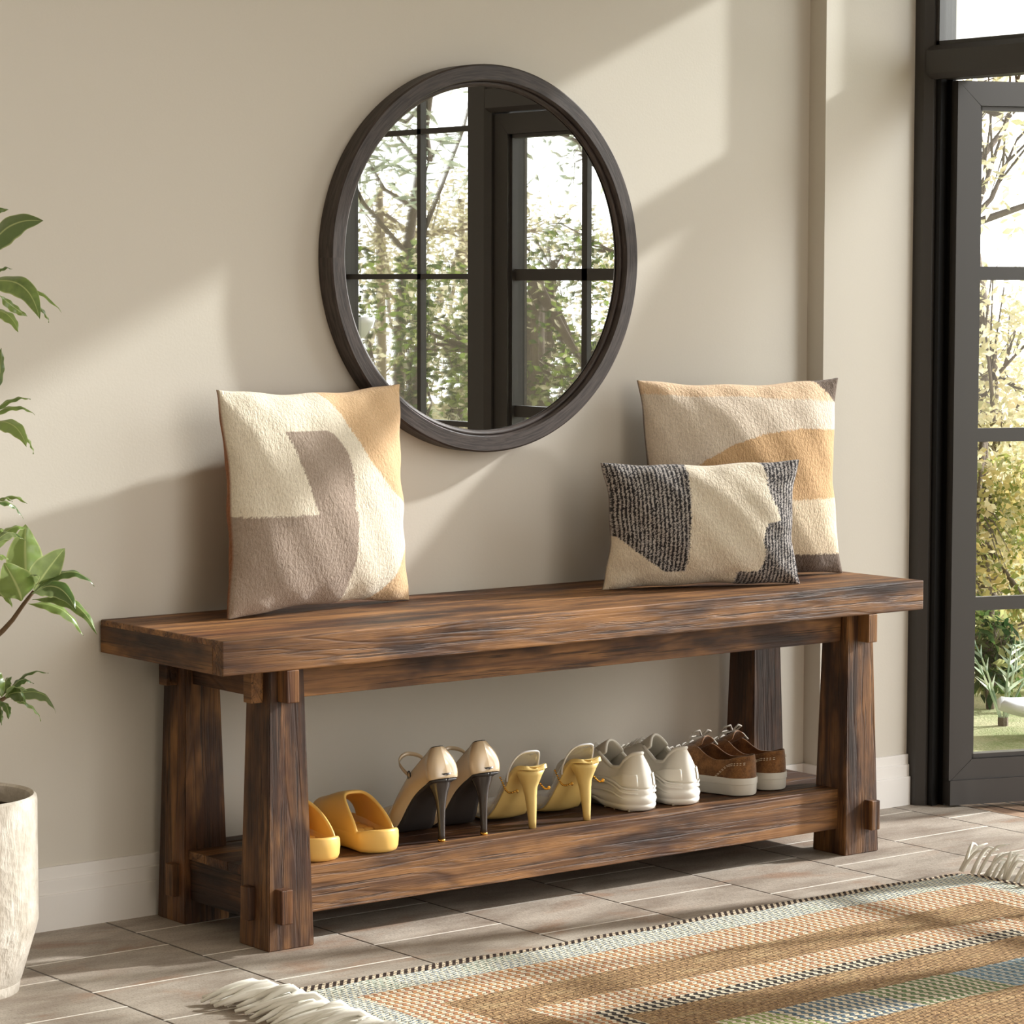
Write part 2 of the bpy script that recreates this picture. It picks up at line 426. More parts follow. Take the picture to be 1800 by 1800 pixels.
def door_leaf(name,label,loc,rz,Ld,H,flip=1,handle=True):
    """local frame: x along the leaf from the hinge, y = thickness towards the room face at y=0, z up"""
    t=thing(name,label,'door',loc,rz,kind='structure')
    st=.047; bt=.088; tp=.045; T=.046
    b=MB()
    gx0,gx1,gz0,gz1=st,Ld-st,bt,H-tp
    def member(p,q):   # mitred member: polygon in xz, front at y=0, back at y=T
        n=len(p); b.add([(x,0,z) for x,z in p]+[(x,T*flip,z) for x,z in p],[tuple(range(n)),tuple(range(2*n-1,n-1,-1))]+[(i,n+i,n+(i+1)%n,(i+1)%n) for i in range(n)])
    e=.0006; zb=.046
    member([(0,zb),(gx0-e,gz0),(gx0-e,gz1),(0,H)],0); member([(Ld,zb),(Ld,H),(gx1+e,gz1),(gx1+e,gz0)],0)
    member([(e,zb),(Ld-e,zb),(gx1,gz0-e),(gx0,gz0-e)],0); member([(0,H),(gx0,gz1+e),(gx1,gz1+e),(Ld,H)],0)
    b.box((0,-.006*flip if flip>0 else 0,.004),(Ld,T*flip if flip>0 else .006,zb+.004),.0)
    b.build('leaf_frame',FRAME,t)
    bd=MB()
    for a,c in (((gx0,gz0),(gx1,gz0+.008)),((gx0,gz1-.008),(gx1,gz1)),((gx0,gz0),(gx0+.007,gz1)),((gx1-.007,gz0),(gx1,gz1))):
        ys=sorted((.008*flip,.030*flip)); bd.box((a[0],ys[0],a[1]),(c[0],ys[1],c[1]))
    bd.build('glazing_bead',FRAME,t)
    m=MB(); ys=sorted((.015*flip,.027*flip))
    for z in (.375,.688,.985): m.box((gx0,ys[0],z-.0125),(gx1,ys[1],z+.0125))
    m.box((Ld/2-.009,ys[0],gz0),(Ld/2+.009,ys[1],gz1)); m.build('glazing_bar',FRAME,t)
    ys=sorted((.020*flip,.024*flip)); MB().box((gx0-.004,ys[0],gz0-.004),(gx1+.004,ys[1],gz1+.004)).build('pane',GLASS,t)
    sl=MB(); ys=sorted((T*flip,(T+.022)*flip)); sl.box((.004,ys[0],.058),(.03,ys[1],H-.012)); sl.box((Ld-.03,ys[0],.058),(Ld-.004,ys[1],H-.012)); sl.build('seal',SEAL,t)
    if handle:
        h=MB(); s=-1 if flip>0 else 1
        h.box((Ld-.034,min(0,s*.006),.60),(Ld-.014,max(0,s*.006),.72),.002); h.tube([(Ld-.024,0,.67),(Ld-.024,s*.03,.67),(Ld-.03,s*.036,.67),(Ld-.10,s*.036,.67)],.005,8)
        h.build('handle',SEAL,t,smooth=True)
    return t
ang=math.atan2(-.0375,.107)
door_leaf('door_1','dark glazed garden door standing open outwards beside the wall pier',(1.723,.229,0),ang,.565,1.334)
door_leaf('door_2','closed dark glazed garden door seen in the round mirror',(1.705,-.934,0),R(90),.585,1.334,flip=-1,handle=True)

# ------------------------------------------------------------------ outdoors
def outside():
    m=M('garden_lawn'); v=m.coord(); n=m.noise(v,7,4,.6); f=m.noise(v,140,3,.7)
    c=m.mix((n*.6+f*.5).step(.35,.75),C(150,166,110),C(228,222,184))
    lawn=m.out(m.bsdf(c,.9,m.bump(f,.8,.01),spec=.1))
    struct('lawn_ground',MB().box((1.80,-16,-.30),(18,10,-.05)),lawn,'sunny green lawn outside the glazed door','lawn')
    m=M('weathered_deck'); x,y,z=m.sep(m.coord()); g=m.noise(m.map(m.coord(),scale=(1,.06,1)),120,4,.6)
    c=m.mix(g.step(.3,.7),C(110,78,62),C(206,178,152)); gap=(((x/.048).fr()-.5).ab()).gt(.43)
    c=m.mix(gap,c,C(26,18,14))
    deck=m.out(m.bsdf(c,.7,m.bump(g*.4-gap*1.,.6,.006),spec=.2))
    struct('deck',MB().box((1.772,-2.4,-.06),(2.38,.62,-.006)),deck,'brown plank deck just outside the open door','deck')
    m=M('white_painted_brick'); n=m.n('ShaderNodeTexBrick'); x,y,z=m.sep(m.coord()); m.set(n.inputs['Vector'],m.vec(x,z,0.))
    n.inputs['Scale'].default_value=1; n.inputs['Brick Width'].default_value=.17; n.inputs['Row Height'].default_value=.062; n.inputs['Mortar Size'].default_value=.003
    n.inputs['Color1'].default_value=(.86,.87,.88,1); n.inputs['Color2'].default_value=(.82,.84,.86,1); n.inputs['Mortar'].default_value=(.6,.62,.64,1)
    br=m.out(m.bsdf(S(m,n.outputs['Color']),.8,spec=.2))
    bb=MB().box((1.85,1.15,1.475),(3.9,1.30,2.6)); bb.box((3.6,1.15,-.05),(3.9,1.30,1.475))
    struct('wall_outside',bb,br,'white painted brick porch wall seen through the transom pane','wall')
outside()
def quads(n,cen,rad,size,asp,r,droop=.3,shell=.35,low=None):
    V=[];F=[]
    for k in range(n):
        while True:
            d=Vector((r.gauss(0,1),r.gauss(0,1),r.gauss(0,1)))
            if d.length>1e-3: break
        d.normalize(); q=shell+(1-shell)*r.random()**.5
        p=Vector((cen[0]+d.x*rad[0]*q,cen[1]+d.y*rad[1]*q,cen[2]+d.z*rad[2]*q))
        if low is not None and p.z<low: p.z=low+r.random()*.05
        a=Vector((r.gauss(0,1),r.gauss(0,1),r.gauss(0,.7)-droop)).normalized()
        b=a.cross(Vector((r.gauss(0,1),r.gauss(0,1),r.gauss(0,1)))).normalized()
        L=size*(.6+.8*r.random()); w=L*asp
        i=len(V); m=p+a*L*.5
        V+= [tuple(p),tuple(m+b*w*.5),tuple(p+a*L),tuple(m-b*w*.5)]; F.append((i,i+1,i+2,i+3))
    return V,F
def tree(name,label,base,h,blobs,n,size,asp,fm,trunk=None,seed=1,group='garden trees outside the glazing',rt=.03,tm=TRUNK,cat='tree'):
    r=random.Random(seed); t=thing(name,label,cat,base,0,group)
    b=MB()
    tot=sum(q[3]**2 for q in blobs)
    for (x,y,z,s,sz) in blobs:
        v,f=quads(int(n*s*s/tot),(x,y,z),(s,s,sz),size,asp,r); b.add(v,f)
    b.build('foliage',fm,t,fix=False)
    k=MB(); tips=blobs[:7]
    sway=[(0,0,0),(.03*h*r.uniform(-1,1),.03*h*r.uniform(-1,1),h*.35),(.05*h*r.uniform(-1,1),.05*h*r.uniform(-1,1),h*.7)]
    k.tube(sway,[rt,rt*.8,rt*.55],8)
    for (x,y,z,s,sz) in tips:
        a=Vector(sway[1]).lerp(Vector(sway[2]),r.random()); e=Vector((x,y,z)); m=a.lerp(e,.5)+Vector((r.uniform(-.1,.1),r.uniform(-.1,.1),-.05*h))*.5
        k.tube([a,m,e],[rt*.45,rt*.3,rt*.1],6)
        for q in range(5):
            d=Vector((r.gauss(0,1),r.gauss(0,1),r.gauss(0,.8))).normalized()*s*.9
            k.tube([m.lerp(e,r.random()),e+d*.5+Vector((0,0,.05)),e+d],[rt*.16,rt*.1,rt*.04],5)
    k.build('trunk',tm,t,smooth=True)
    return t
def blobset(r,n,rad,z0,z1,s0,s1):
    out=[]
    for i in range(n):
        a=r.random()*6.283; q=rad*r.random()**.5; s=r.uniform(s0,s1)
        out.append((q*math.cos(a),q*math.sin(a),r.uniform(z0,z1),s,s*.75))
    return out
q=random.Random(3)
# seen in the mirror through the closed door: green tree close by, bare branches above
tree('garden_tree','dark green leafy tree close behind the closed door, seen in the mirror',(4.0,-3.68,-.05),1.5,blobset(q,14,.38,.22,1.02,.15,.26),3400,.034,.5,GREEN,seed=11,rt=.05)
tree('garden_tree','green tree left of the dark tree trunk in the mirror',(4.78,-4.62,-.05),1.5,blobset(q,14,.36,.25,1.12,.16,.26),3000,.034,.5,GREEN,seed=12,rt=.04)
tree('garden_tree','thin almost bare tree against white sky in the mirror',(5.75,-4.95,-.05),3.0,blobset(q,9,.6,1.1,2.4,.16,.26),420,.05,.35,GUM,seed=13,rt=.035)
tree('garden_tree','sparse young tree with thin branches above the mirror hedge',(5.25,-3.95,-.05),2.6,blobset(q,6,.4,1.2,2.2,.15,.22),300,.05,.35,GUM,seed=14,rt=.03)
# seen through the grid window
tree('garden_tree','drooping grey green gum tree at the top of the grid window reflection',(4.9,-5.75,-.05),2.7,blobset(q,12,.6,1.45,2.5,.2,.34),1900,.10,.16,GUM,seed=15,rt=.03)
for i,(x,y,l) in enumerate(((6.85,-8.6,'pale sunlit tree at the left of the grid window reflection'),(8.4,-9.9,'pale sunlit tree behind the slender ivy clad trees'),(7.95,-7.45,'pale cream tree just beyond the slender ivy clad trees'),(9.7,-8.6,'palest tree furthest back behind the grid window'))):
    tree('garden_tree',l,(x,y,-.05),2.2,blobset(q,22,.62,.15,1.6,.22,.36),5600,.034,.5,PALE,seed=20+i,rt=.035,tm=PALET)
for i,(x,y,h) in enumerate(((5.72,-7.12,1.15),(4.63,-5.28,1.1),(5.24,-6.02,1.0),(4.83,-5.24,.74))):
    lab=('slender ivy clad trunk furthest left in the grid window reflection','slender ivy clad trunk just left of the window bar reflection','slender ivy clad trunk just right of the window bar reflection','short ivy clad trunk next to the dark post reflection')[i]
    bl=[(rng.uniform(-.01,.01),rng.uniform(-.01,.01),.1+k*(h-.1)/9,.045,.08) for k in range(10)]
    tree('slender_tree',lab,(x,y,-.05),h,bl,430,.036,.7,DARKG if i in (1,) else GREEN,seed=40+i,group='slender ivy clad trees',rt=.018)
# seen through the open door's glass
q=random.Random(9)
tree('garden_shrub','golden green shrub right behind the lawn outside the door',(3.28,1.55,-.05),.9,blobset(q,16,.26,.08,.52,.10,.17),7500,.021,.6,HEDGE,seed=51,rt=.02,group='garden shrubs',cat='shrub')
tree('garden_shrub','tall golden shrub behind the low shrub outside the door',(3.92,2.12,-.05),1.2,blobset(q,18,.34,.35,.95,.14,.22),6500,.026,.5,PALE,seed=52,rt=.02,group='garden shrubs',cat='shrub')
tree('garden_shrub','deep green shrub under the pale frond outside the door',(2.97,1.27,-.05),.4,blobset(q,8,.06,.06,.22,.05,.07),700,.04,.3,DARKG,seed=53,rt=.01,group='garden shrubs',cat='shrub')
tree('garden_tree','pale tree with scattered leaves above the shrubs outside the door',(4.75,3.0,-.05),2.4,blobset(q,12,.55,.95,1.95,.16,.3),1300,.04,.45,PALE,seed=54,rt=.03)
def frond():
    t=thing('palm_frond_plant','pale arching frond plant on the lawn outside the door','plant',(2.795,1.07,-.05))
    b=MB(); r=random.Random(5)
    for k in range(5):
        a=R(-60+k*72+r.uniform(-8,8)); L=.2
        pts=[Vector((math.cos(a)*L*s*.9,math.sin(a)*L*s*.9,.235*math.sin(min(s*1.9,1.57))-.05*s*s)) for s in [i/10 for i in range(11)]]
        b.tube(pts,[.003*(1.15-i/10) for i in range(11)],5)
        side=Vector((-math.sin(a),math.cos(a),0))
        for i in range(2,11):
            for sg in (-1,1):
                p=pts[i]; dr=(pts[i]-pts[i-1]).normalized()
                tip=p+side*sg*.034*(1.15-i/12)+dr*.055-Vector((0,0,.022)); w=dr*.007
                b.add([p-w,p+w,tip],[(0,1,2)])
    b.build('frond',GUM,t,fix=False)
    k=MB(); k.tube([(0,0,0),(0,0,.02)],.012,8); k.build('stem',TRUNK,t)
frond()
WHITEP=plain('white_garden_plastic',C(240,242,246),.4)
def lounger():
    t=thing('garden_lounger','white moulded garden lounger on the lawn outside the door','lounger',(2.645,.947,-.05),R(-38))
    b=MB(); G=[]
    f=interp([(0,.064),(.05,.05),(.2,.046),(.45,.046),(.6,.06)]); w=interp([(0,.03),(.06,.09),(.2,.12),(.6,.12)])
    for i in range(25):
        s=.6*i/24; G.append([(s,w(s)*u,f(s)+.02*u*u) for u in [(-1+j/5) for j in range(11)]])
    o=b.grid(G).build('seat_shell',WHITEP,t,smooth=True); solid(o,.014)
    bm_=plain('brown_lounger_base',C(120,92,78),.6)
    for x0 in (.12,.44): MB().box((x0,-.05,0),(x0+.08,.05,.036),.006).build('base',bm_,t)
lounger()
def bath():
    t=thing('bird_bath','white bowl shaped bird bath in the garden at the mirror edge','bird bath',(3.995,-4.80,-.05))
    MB().lathe([(.001,.80),(.03,.80),(.07,.825),(.098,.87),(.102,.895),(.094,.893),(.066,.845),(.02,.83),(.001,.83)],40).build('bowl',WHITEP,t,smooth=True,weld=True)
    MB().lathe([(.001,0),(.08,0),(.08,.02),(.03,.05),(.022,.4),(.03,.78),(.04,.802),(.001,.802)],24).build('pedestal',WHITEP,t,smooth=True)
bath()

# ------------------------------------------------------------------ bench
BL,BD,BH,BT=1.411,.341,.46,.05
def bench():
    t=thing('entryway_bench','long rustic dark stained wooden bench with lower shoe shelf against the wall','bench',(BL/2,BD/2,0))
    W=dict(world=True)
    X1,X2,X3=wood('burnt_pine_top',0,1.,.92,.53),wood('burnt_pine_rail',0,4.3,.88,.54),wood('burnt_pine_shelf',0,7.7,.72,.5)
    # top: front and back boards plus the field, kept as one plank body
    MB().box((0,0,BH-BT),(BL,BD,BH),.0018).build('top',X1,t,**W)
    EC=wood('burnt_pine_end_cap',1,6.1,.8,.5)
    for x0 in (-.0006,BL-.0024): MB().box((x0,.026,BH-BT+.0008),(x0+.003,BD-.001,BH-.0085),.0003).build('end_cap',EC,t,**W)
    LG=[wood('burnt_pine_leg_%s'%n,2,s,.84,.47) for n,s in (('a',2.2),('b',5.1),('c',8.4),('d',11.9))]
    wb,wt,ex,ey=.0794,.0594,.0855,.0159
    zt=BH-BT; k=0
    for x0 in (ex,BL-ex-wb):
        for y0 in (ey,BD-ey-wb):
            d=(wb-wt)/2; bm=bmesh.new()
            lo=[bm.verts.new((x0+a*wb,y0+c*wb,0)) for a,c in ((0,0),(1,0),(1,1),(0,1))]
            hi=[bm.verts.new((x0+d+a*wt,y0+d+c*wt,zt)) for a,c in ((0,0),(1,0),(1,1),(0,1))]
            bm.faces.new(lo[::-1]); bm.faces.new(hi)
            for i in range(4): bm.faces.new((lo[i],lo[(i+1)%4],hi[(i+1)%4],hi[i]))
            bmesh.ops.bevel(bm,geom=bm.edges[:],offset=.0015,segments=2,affect='EDGES')
            MB().bm(bm).build('leg',LG[k],t,**W); k+=1
    for nm,y0 in (('apron',.042),('apron',BD-.042-.022)):
        MB().box((.13,y0,.3625),(BL-.13,y0+.022,zt),.001).build(nm,X2,t,**W)
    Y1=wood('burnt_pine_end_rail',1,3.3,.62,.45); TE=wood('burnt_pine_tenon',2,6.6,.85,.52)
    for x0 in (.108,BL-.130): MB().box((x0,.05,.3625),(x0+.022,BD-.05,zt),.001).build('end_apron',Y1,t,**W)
    MB().box((.15,.038,.0432),(BL-.15,.072,.1125),.0015).build('shelf_rail',X2,t,**W)
    MB().box((.15,BD-.072,.0432),(BL-.15,BD-.038,.1125),.0015).build('shelf_rail',X2,t,**W)
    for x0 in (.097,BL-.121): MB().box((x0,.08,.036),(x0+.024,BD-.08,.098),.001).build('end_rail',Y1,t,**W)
    ys=[.0735,.1385,.2035,.2675]
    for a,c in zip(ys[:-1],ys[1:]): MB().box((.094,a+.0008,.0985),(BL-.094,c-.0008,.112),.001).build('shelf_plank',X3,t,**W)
    # tenon ends proud of the legs
    for x in (.109,BL-.131): MB().box((x,.0,.362),(x+.021,.03,.41),.0015).build('tenon',TE,t,**W)
    for x in (.098,BL-.118): MB().box((x,.0,.0405),(x+.0195,.024,.091),.0015).build('tenon',TE,t,**W)
    for x0,x1 in ((.075,.098),(BL-.098,BL-.075)):
        for y in (.042,BD-.064): MB().box((x0,y,.36),(x1,y+.022,.41),.0015).build('tenon',wood('burnt_pine_end_tenon',1,9.2,.8,.55),t,**W)
        for y in (.055,BD-.077): MB().box((x0,y,.0405),(x1,y+.02,.09),.0015).build('tenon',TE,t,**W)
bench()

# ------------------------------------------------------------------ mirror
def mirror():
    c=(.714,.345,1.004); t=thing('wall_mirror','large round mirror in a thin dark wood frame on the beige wall','mirror',c)
    MB().lathe([(.288,-.001),(.288,-.022),(.2885,-.0335),(.2905,-.0375),(.3125,-.0375),(.315,-.035),(.315,-.001),(.288,-.001)],160,ax='y').build('frame',MFRAME,t,smooth=False)
    autosm(t.children[0],30)
    MB().lathe([(.2795,-.0215),(.288,-.0215),(.288,-.0265),(.284,-.0268),(.2795,-.0225),(.2795,-.0215)],160,ax='y').build('inner_lip',MFRAME,t,smooth=True)
    n=160; b=MB(); b.add([(.288*math.cos(6.28318*k/n),-.020,.288*math.sin(6.28318*k/n)) for k in range(n)],[tuple(range(n))]).build('glass',MIRROR,t)
mirror()

# ------------------------------------------------------------------ cushions
def hsh(i,j): return (math.sin(i*127.1+j*311.7)*43758.5453)%1
def fbm(u,v,seed=0.):
    return (np.sin(u*3.1+seed)*np.cos(v*2.7+seed*1.3)+.6*np.sin(u*7.3+v*4.1+seed*2.1)+.4*np.sin(v*9.1-u*5.3+seed*.7))/2
def cushion(name,label,loc,rz,lean,W,H,T,front,back,seed,N=230,ear=.10,mat=None):
    t=thing(name,label,'cushion',loc,rz,group='scatter cushions on the bench')
    M_=max(12,int(N*H/W)); u=np.linspace(-1,1,N); v=np.linspace(-1,1,M_); U,V=np.meshgrid(u,v)
    fall=lambda a: np.clip(1-np.abs(a)**2.2,0,1)**.54
    th=T*fall(U)*fall(V)+.0035
    X=U*W/2*(1-ear*(1-V*V)*np.abs(U)**2*.9); Z=V*H/2*(1-ear*.6*(1-U*U)*np.abs(V)**2)
    rim=np.minimum(1-np.abs(U),1-np.abs(V))
    # puckers along the seams and soft dents
    pk=np.exp(-rim*7)*(np.sin(U*17+seed)*np.abs(V)**6+np.sin(V*15+seed*2)*np.abs(U)**6)*.007
    wr=fbm(U*2,V*2,seed)*.0032*np.clip(rim*4,0,1)+pk*np.clip(rim*9,0,1)
    Z=Z+np.where(np.abs(V)>.8,1,0)*0
    Z=Z+np.sin(U*9+seed)*.0016*np.abs(V)**5*np.sign(V)*(1-np.abs(U)**6)
    X=X+np.sin(V*8+seed*1.7)*.0015*np.abs(U)**5*np.sign(U)*(1-np.abs(V)**6)
    sag=(V<0)*0.
    ca,sa=math.cos(lean),math.sin(lean)
    Zb=(Z+H/2)
    def side(sg):
        Y=sg*(th*(1 if sg<0 else .8)+wr)
        return X, Y*ca+Zb*sa, Zb*ca-Y*sa*.0
    vs=[];fs=[];cols=[]
    for sg,fn in ((-1,front),(1,back)):
        x,y,z=side(sg); o=len(vs)
        zc=np.maximum(z,.0012)
        vs+=list(zip(x.ravel().tolist(),y.ravel().tolist(),zc.ravel().tolist()))
        for i in range(M_-1):
            for j in range(N-1):
                a=o+i*N+j; f=(a,a+1,a+N+1,a+N); fs.append(f if sg<0 else f[::-1])
        cols.append(fn(U,V).reshape(-1,3))
    nn=M_*N; ring=[j for j in range(N)]+[i*N+N-1 for i in range(1,M_)]+[(M_-1)*N+j for j in range(N-2,-1,-1)]+[i*N for i in range(M_-2,0,-1)]
    fs+=[(a,ring[(q+1)%len(ring)],ring[(q+1)%len(ring)]+nn,a+nn)[::-1] for q,a in enumerate(ring)]
    me=bpy.data.meshes.new('cover'); me.from_pydata(vs,[],fs); me.materials.append(FABRIC)
    c=np.concatenate(cols); c=np.concatenate([c,np.ones((len(c),1))],1).astype(np.float32)
    at=me.color_attributes.new('Col','FLOAT_COLOR','POINT'); at.data.foreach_set('color',c.ravel())
    me.polygons.foreach_set('use_smooth',[True]*len(me.polygons))
    o=link(bpy.data.objects.new('cover',me),t)
    # piped seam running round the edge
    P=[]
    idx=[(0,j) for j in range(0,N,6)]+[(i,N-1) for i in range(0,M_,6)]+[(M_-1,j) for j in range(N-1,-1,-6)]+[(i,0) for i in range(M_-1,-1,-6)]
    x,y,z=side(-1)
    for i,j in idx: P.append((x[i,j],y[i,j],max(z[i,j],.003)))
    return t
def cmix(shape,*layers):
    out=np.zeros(shape+(3,)); 
    for mask,c in layers:
        m=np.clip(mask,0,1)[...,None]; out=out*(1-m)+np.array(c)*m
    return out
rs=np.random.RandomState(4)
def streaks(U,V,ax,amt,freq):
    n=(np.sin((U if ax==0 else V)*freq+np.sin((V if ax==0 else U)*6)*.4)*.5+.5)
    return n*amt
CREAM,TAUPE,SAND,CHAR,RUST=C(228,218,198),C(166,150,136),C(214,180,140),C(60,57,58),C(142,92,60)
def frontL(U,V):
    one=np.ones_like(U); j=rs.rand(*U.shape)*.02
    taupe=tuple(x for x in TAUPE)
    tp=(U>-.52+.24*(.62-V)/.74+j)&(U<.12-.15*np.clip((V-.2)/.4,0,1)**2+j)&(V<.64-.32*np.clip((U+.12)/.25,0,1)**2)&(V>-.14)
    tp2=(V<-.12+j)&(U<.14-.03*np.clip((-.5-V)/.5,0,1)+j)
    sd=U>np.interp(V,[-.14,.05,.3,.6,1.],[1.02,.62,.37,.19,.0])+j
    sd2=(V<-.3)&(U>np.interp(V,[-1,-.75,-.5,-.3],[.42,.70,.90,1.01])+j)
    c=cmix(U.shape,(one,CREAM),((sd|sd2)*1.,SAND),((tp|tp2)*1.,taupe))
    st=(rs.rand(*U.shape)-.5)*.10
    return np.clip(c*(1+st[...,None]*((tp|tp2)*1.4+.4)[...,None]),0,1)
def backRust(U,V):
    return np.ones(U.shape+(3,))*np.array(RUST)*(1+(rs.rand(*U.shape)-.5)[...,None]*.2)
def backChar(U,V): return np.ones(U.shape+(3,))*np.array(C(104,92,86))*(1+(rs.rand(*U.shape)-.5)[...,None]*.5)
def frontR(U,V):
    one=np.ones_like(U); j=rs.rand(*U.shape)*.02
    arch=(V<np.interp(U,[-1,-.8,-.5,-.2,.1,.5,1],[-.25,-.05,.2,.36,.46,.5,.47])+j)&(V>-.22+j)
    top=(V>.86-.1*np.clip(U,0,1)+j)
    lowd=(V<-.80+j)
    cor=(U+V>1.72+j)
    warm=V<-.18
    c=cmix(U.shape,(one,C(222,208,190)),(warm*1.,C(230,212,184)),(arch*1.,C(206,170,128)),(top*1.,C(224,196,164)),((lowd|cor)*1.,C(112,98,88)))
    return np.clip(c*(1+(rs.rand(*U.shape)-.5)[...,None]*(.12+.35*(lowd|cor)[...,None])),0,1)
def frontS(U,V):
    one=np.ones_like(U); j=(rs.rand(*U.shape)-.5)*.025
    dk=(U<-.22+j+.03*V)&(V>-.72+j)&((V>-.15)|(U>np.interp(V,[-.72,-.15],[-.45,-.97])+j))
    wob=.02*np.round(np.sin(V*9)*1.5)
    dr=(U>np.interp(V,[-1,-.66,-.2,-.16,.02,.06,.4,1],[.52,.54,.57,.58,.60,.74,.68,.56])+j+wob)&(V>-.80)
    bt=(V<-.76+j)&(U>.28+j)
    k=(dk|dr|bt)
    c=cmix(U.shape,(one,C(228,217,197)))
    stripe=np.sin(U*150+np.sin(V*5)*.8+rs.rand(*U.shape)*2.2)*.5+.5
    fl=rs.rand(*U.shape)
    dkc=np.where(((stripe*.6+fl*.55)>.64)[...,None],np.array(C(184,178,174)),np.array(C(46,44,47)))
    c=np.where(k[...,None],dkc,c*(1+(rs.rand(*U.shape)-.5)[...,None]*.1))
    return np.clip(c,0,1)
cushion('scatter_cushion','square cream, taupe and sand cushion alone at the left end of the bench',(.337,.250,BH),R(8.5),R(3.5),.378,.345,.062,frontL,backRust,1.3)
cushion('scatter_cushion','large square cream and sand cushion behind the lumbar cushion',(1.198,.222,BH),R(-15.5),R(4),.385,.342,.06,frontR,backChar,2.7)
cushion('scatter_cushion','small oblong cream cushion with charcoal ends in front of the square cushion',(1.034,.146,BH),R(-20.5),R(2.5),.352,.210,.05,frontS,backChar,4.1,N=260)

# ------------------------------------------------------------------ shoes
def foot(L,w,heelw=.8,toe=.9,skew=.06):
    """half widths (left,right) along y for a shoe outline of length L and ball half width w"""
    c=interp([(0,0.),(.015,.30*heelw),(.05,.62*heelw),(.12,.82*heelw),(.25,.80*heelw),(.42,.80),(.58,.93),(.70,1.),(.82,.93*toe+.04),(.91,.72*toe),(.965,.46*toe),(.99,.24),(1.,0.)])
    c0=c
    c=lambda t: c0(.05)*math.sqrt(max(t,0)/.05) if t<.05 else (c0(.965)*math.sqrt(max(1-t,0)/.035) if t>.965 else c0(t))
    s=lambda y: skew*L*math.sin(max(0,(y/L-.3))*2.2)*.3
    return (lambda y: w*c(y/L)), s
def outline(L,wf,sf,n=26,off=0.,k=1):
    ys=[L*(1-math.cos(math.pi*i/n))/2 for i in range(n+1)]
    rt=[(k*sf(y)+wf(y),y) for y in ys]; lf=[(k*sf(y)-wf(y),y) for y in ys[1:-1]][::-1]
    P=[Vector((x,y)) for x,y in rt+lf]
    if off:
        Q=[]
        m=len(P)
        for i in range(m):
            d=(P[(i+1)%m]-P[i-1]); d=d.normalized() if d.length>1e-9 else Vector((1,0)); Q.append(P[i]+Vector((d.y,-d.x))*off)
        P=Q
    return P
def upper(L,wf,sf,zs,zt,y1,y2,lean=.18,back=0.,ny=44,nq=14,k=1,p=.75,bulge=0.,open_w=1.):
    """shell of a shoe: side walls that close over the toe between y1 and y2"""
    b=MB(); lf=lean if callable(lean) else (lambda y:lean)
    for sd in (-1,1):
        G=[]
        for i in range(ny+1):
            y=L*(1-math.cos(math.pi*i/ny))/2
            bl=sstep(y1,y2,y); w=wf(y); row=[]
            for j in range(nq+1):
                q=j/nq
                wall=1-lf(y)*q**1.6+bulge*math.sin(q*math.pi)
                x=w*((1-bl)*wall*(1-(1-open_w)*q**3)+bl*math.cos(q*math.pi/2)**p)
                z=zs(y)+(zt(y)-zs(y))*((1-bl)*q+bl*math.sin(q*math.pi/2)**.9)
                yy=y+back*(q**1.5)*(1-sstep(0,L*.35,y))
                if bl>=.999 and j==nq: x=0
                row.append((k*sf(y)+sd*x,yy,z))
            G.append(row)
        b.grid(G,flip=(sd>0))
    return b
def sole(L,wf,sf,rings,k=1,arch=None,n=26):
    b=MB(); RR=[]
    for z,off in rings:
        O=outline(L,wf,sf,n,off,k); RR.append([(p.x,p.y,z+(arch(p.y,z) if arch else 0)) for p in O])
    return b.loft(RR)

SLIDE=M('yellow_foam'); SLIDE=SLIDE.out(SLIDE.bsdf(C(242,196,110),.4,spec=.35))
def slide(label,loc,k):
    t=thing('slide_sandal',label,'sandal',loc,R(-5.5 if k>0 else -7),group='yellow slides on the shelf')
    L=.212; wf,sf=foot(L,.043,.96,1.02); 
    b=MB(); RR=[]
    dish=lambda y: .010+.012*sstep(.02,.0,y/L)
    rimz=lambda y: .030+.006*sstep(.2,.0,y/L)
    for z,off in ((0,-.005),(.002,-.002),(.007,0),(.02,.001)):
        RR.append([(p.x,p.y,z) for p in outline(L,wf,sf,30,off,k)])
    for dz,off in ((-.004,.0005),(-.001,-.0012),(0,-.003),(-.001,-.005),(-.004,-.0065)):
        RR.append([(p.x,p.y,rimz(p.y)+dz) for p in outline(L,wf,sf,30,off,k)])
    for off in (-.0085,-.014,-.024): RR.append([(p.x,p.y,.021) for p in outline(L,wf,sf,30,off,k)])
    b.loft(RR); b.build('sole',SLIDE,t,smooth=True)
    # massage nubs of the footbed
    f=MB()
    for i in range(7):
        for j in range(3):
            y=.035+i*.025; x=k*sf(y)+(-1+j)*.02*(wf(y)/.043)
            f.lathe([(.0001,.0245),(.005,.0242),(.0085,.0228),(.0095,.020)],12,(x,y,0))
    f.build('footbed',SLIDE,t,smooth=True)
    G=[]; nf=26; nv=14; ye=.178
    for a in range(nf+1):
        ph=math.pi*a/nf; s=max(0.,math.sin(ph))
        ys=.028+.072*s**1.25
        row=[]
        for c in range(nv+1):
            y=ys+(ye-.012*(1-s)-ys)*c/nv; w=wf(y)+.0005
            hh=.062-.020*sstep(.10,.19,y)
            x=math.copysign(abs(math.cos(ph))**.62,math.cos(ph))*w
            row.append((k*sf(y)+x,y,.018+hh*s**.72))
        G.append(row)
    o=MB().grid(G).build('strap',SLIDE,t,smooth=True); solid(o,.0055,-1); subd(o,1)
    return t
ZS=.1127
slide('yellow moulded slide sandal next to the front bench leg, partly hidden by it',(.207,.046,ZS),-1)
slide('yellow moulded slide sandal beside the cream pumps',(.316,.047,ZS),1)

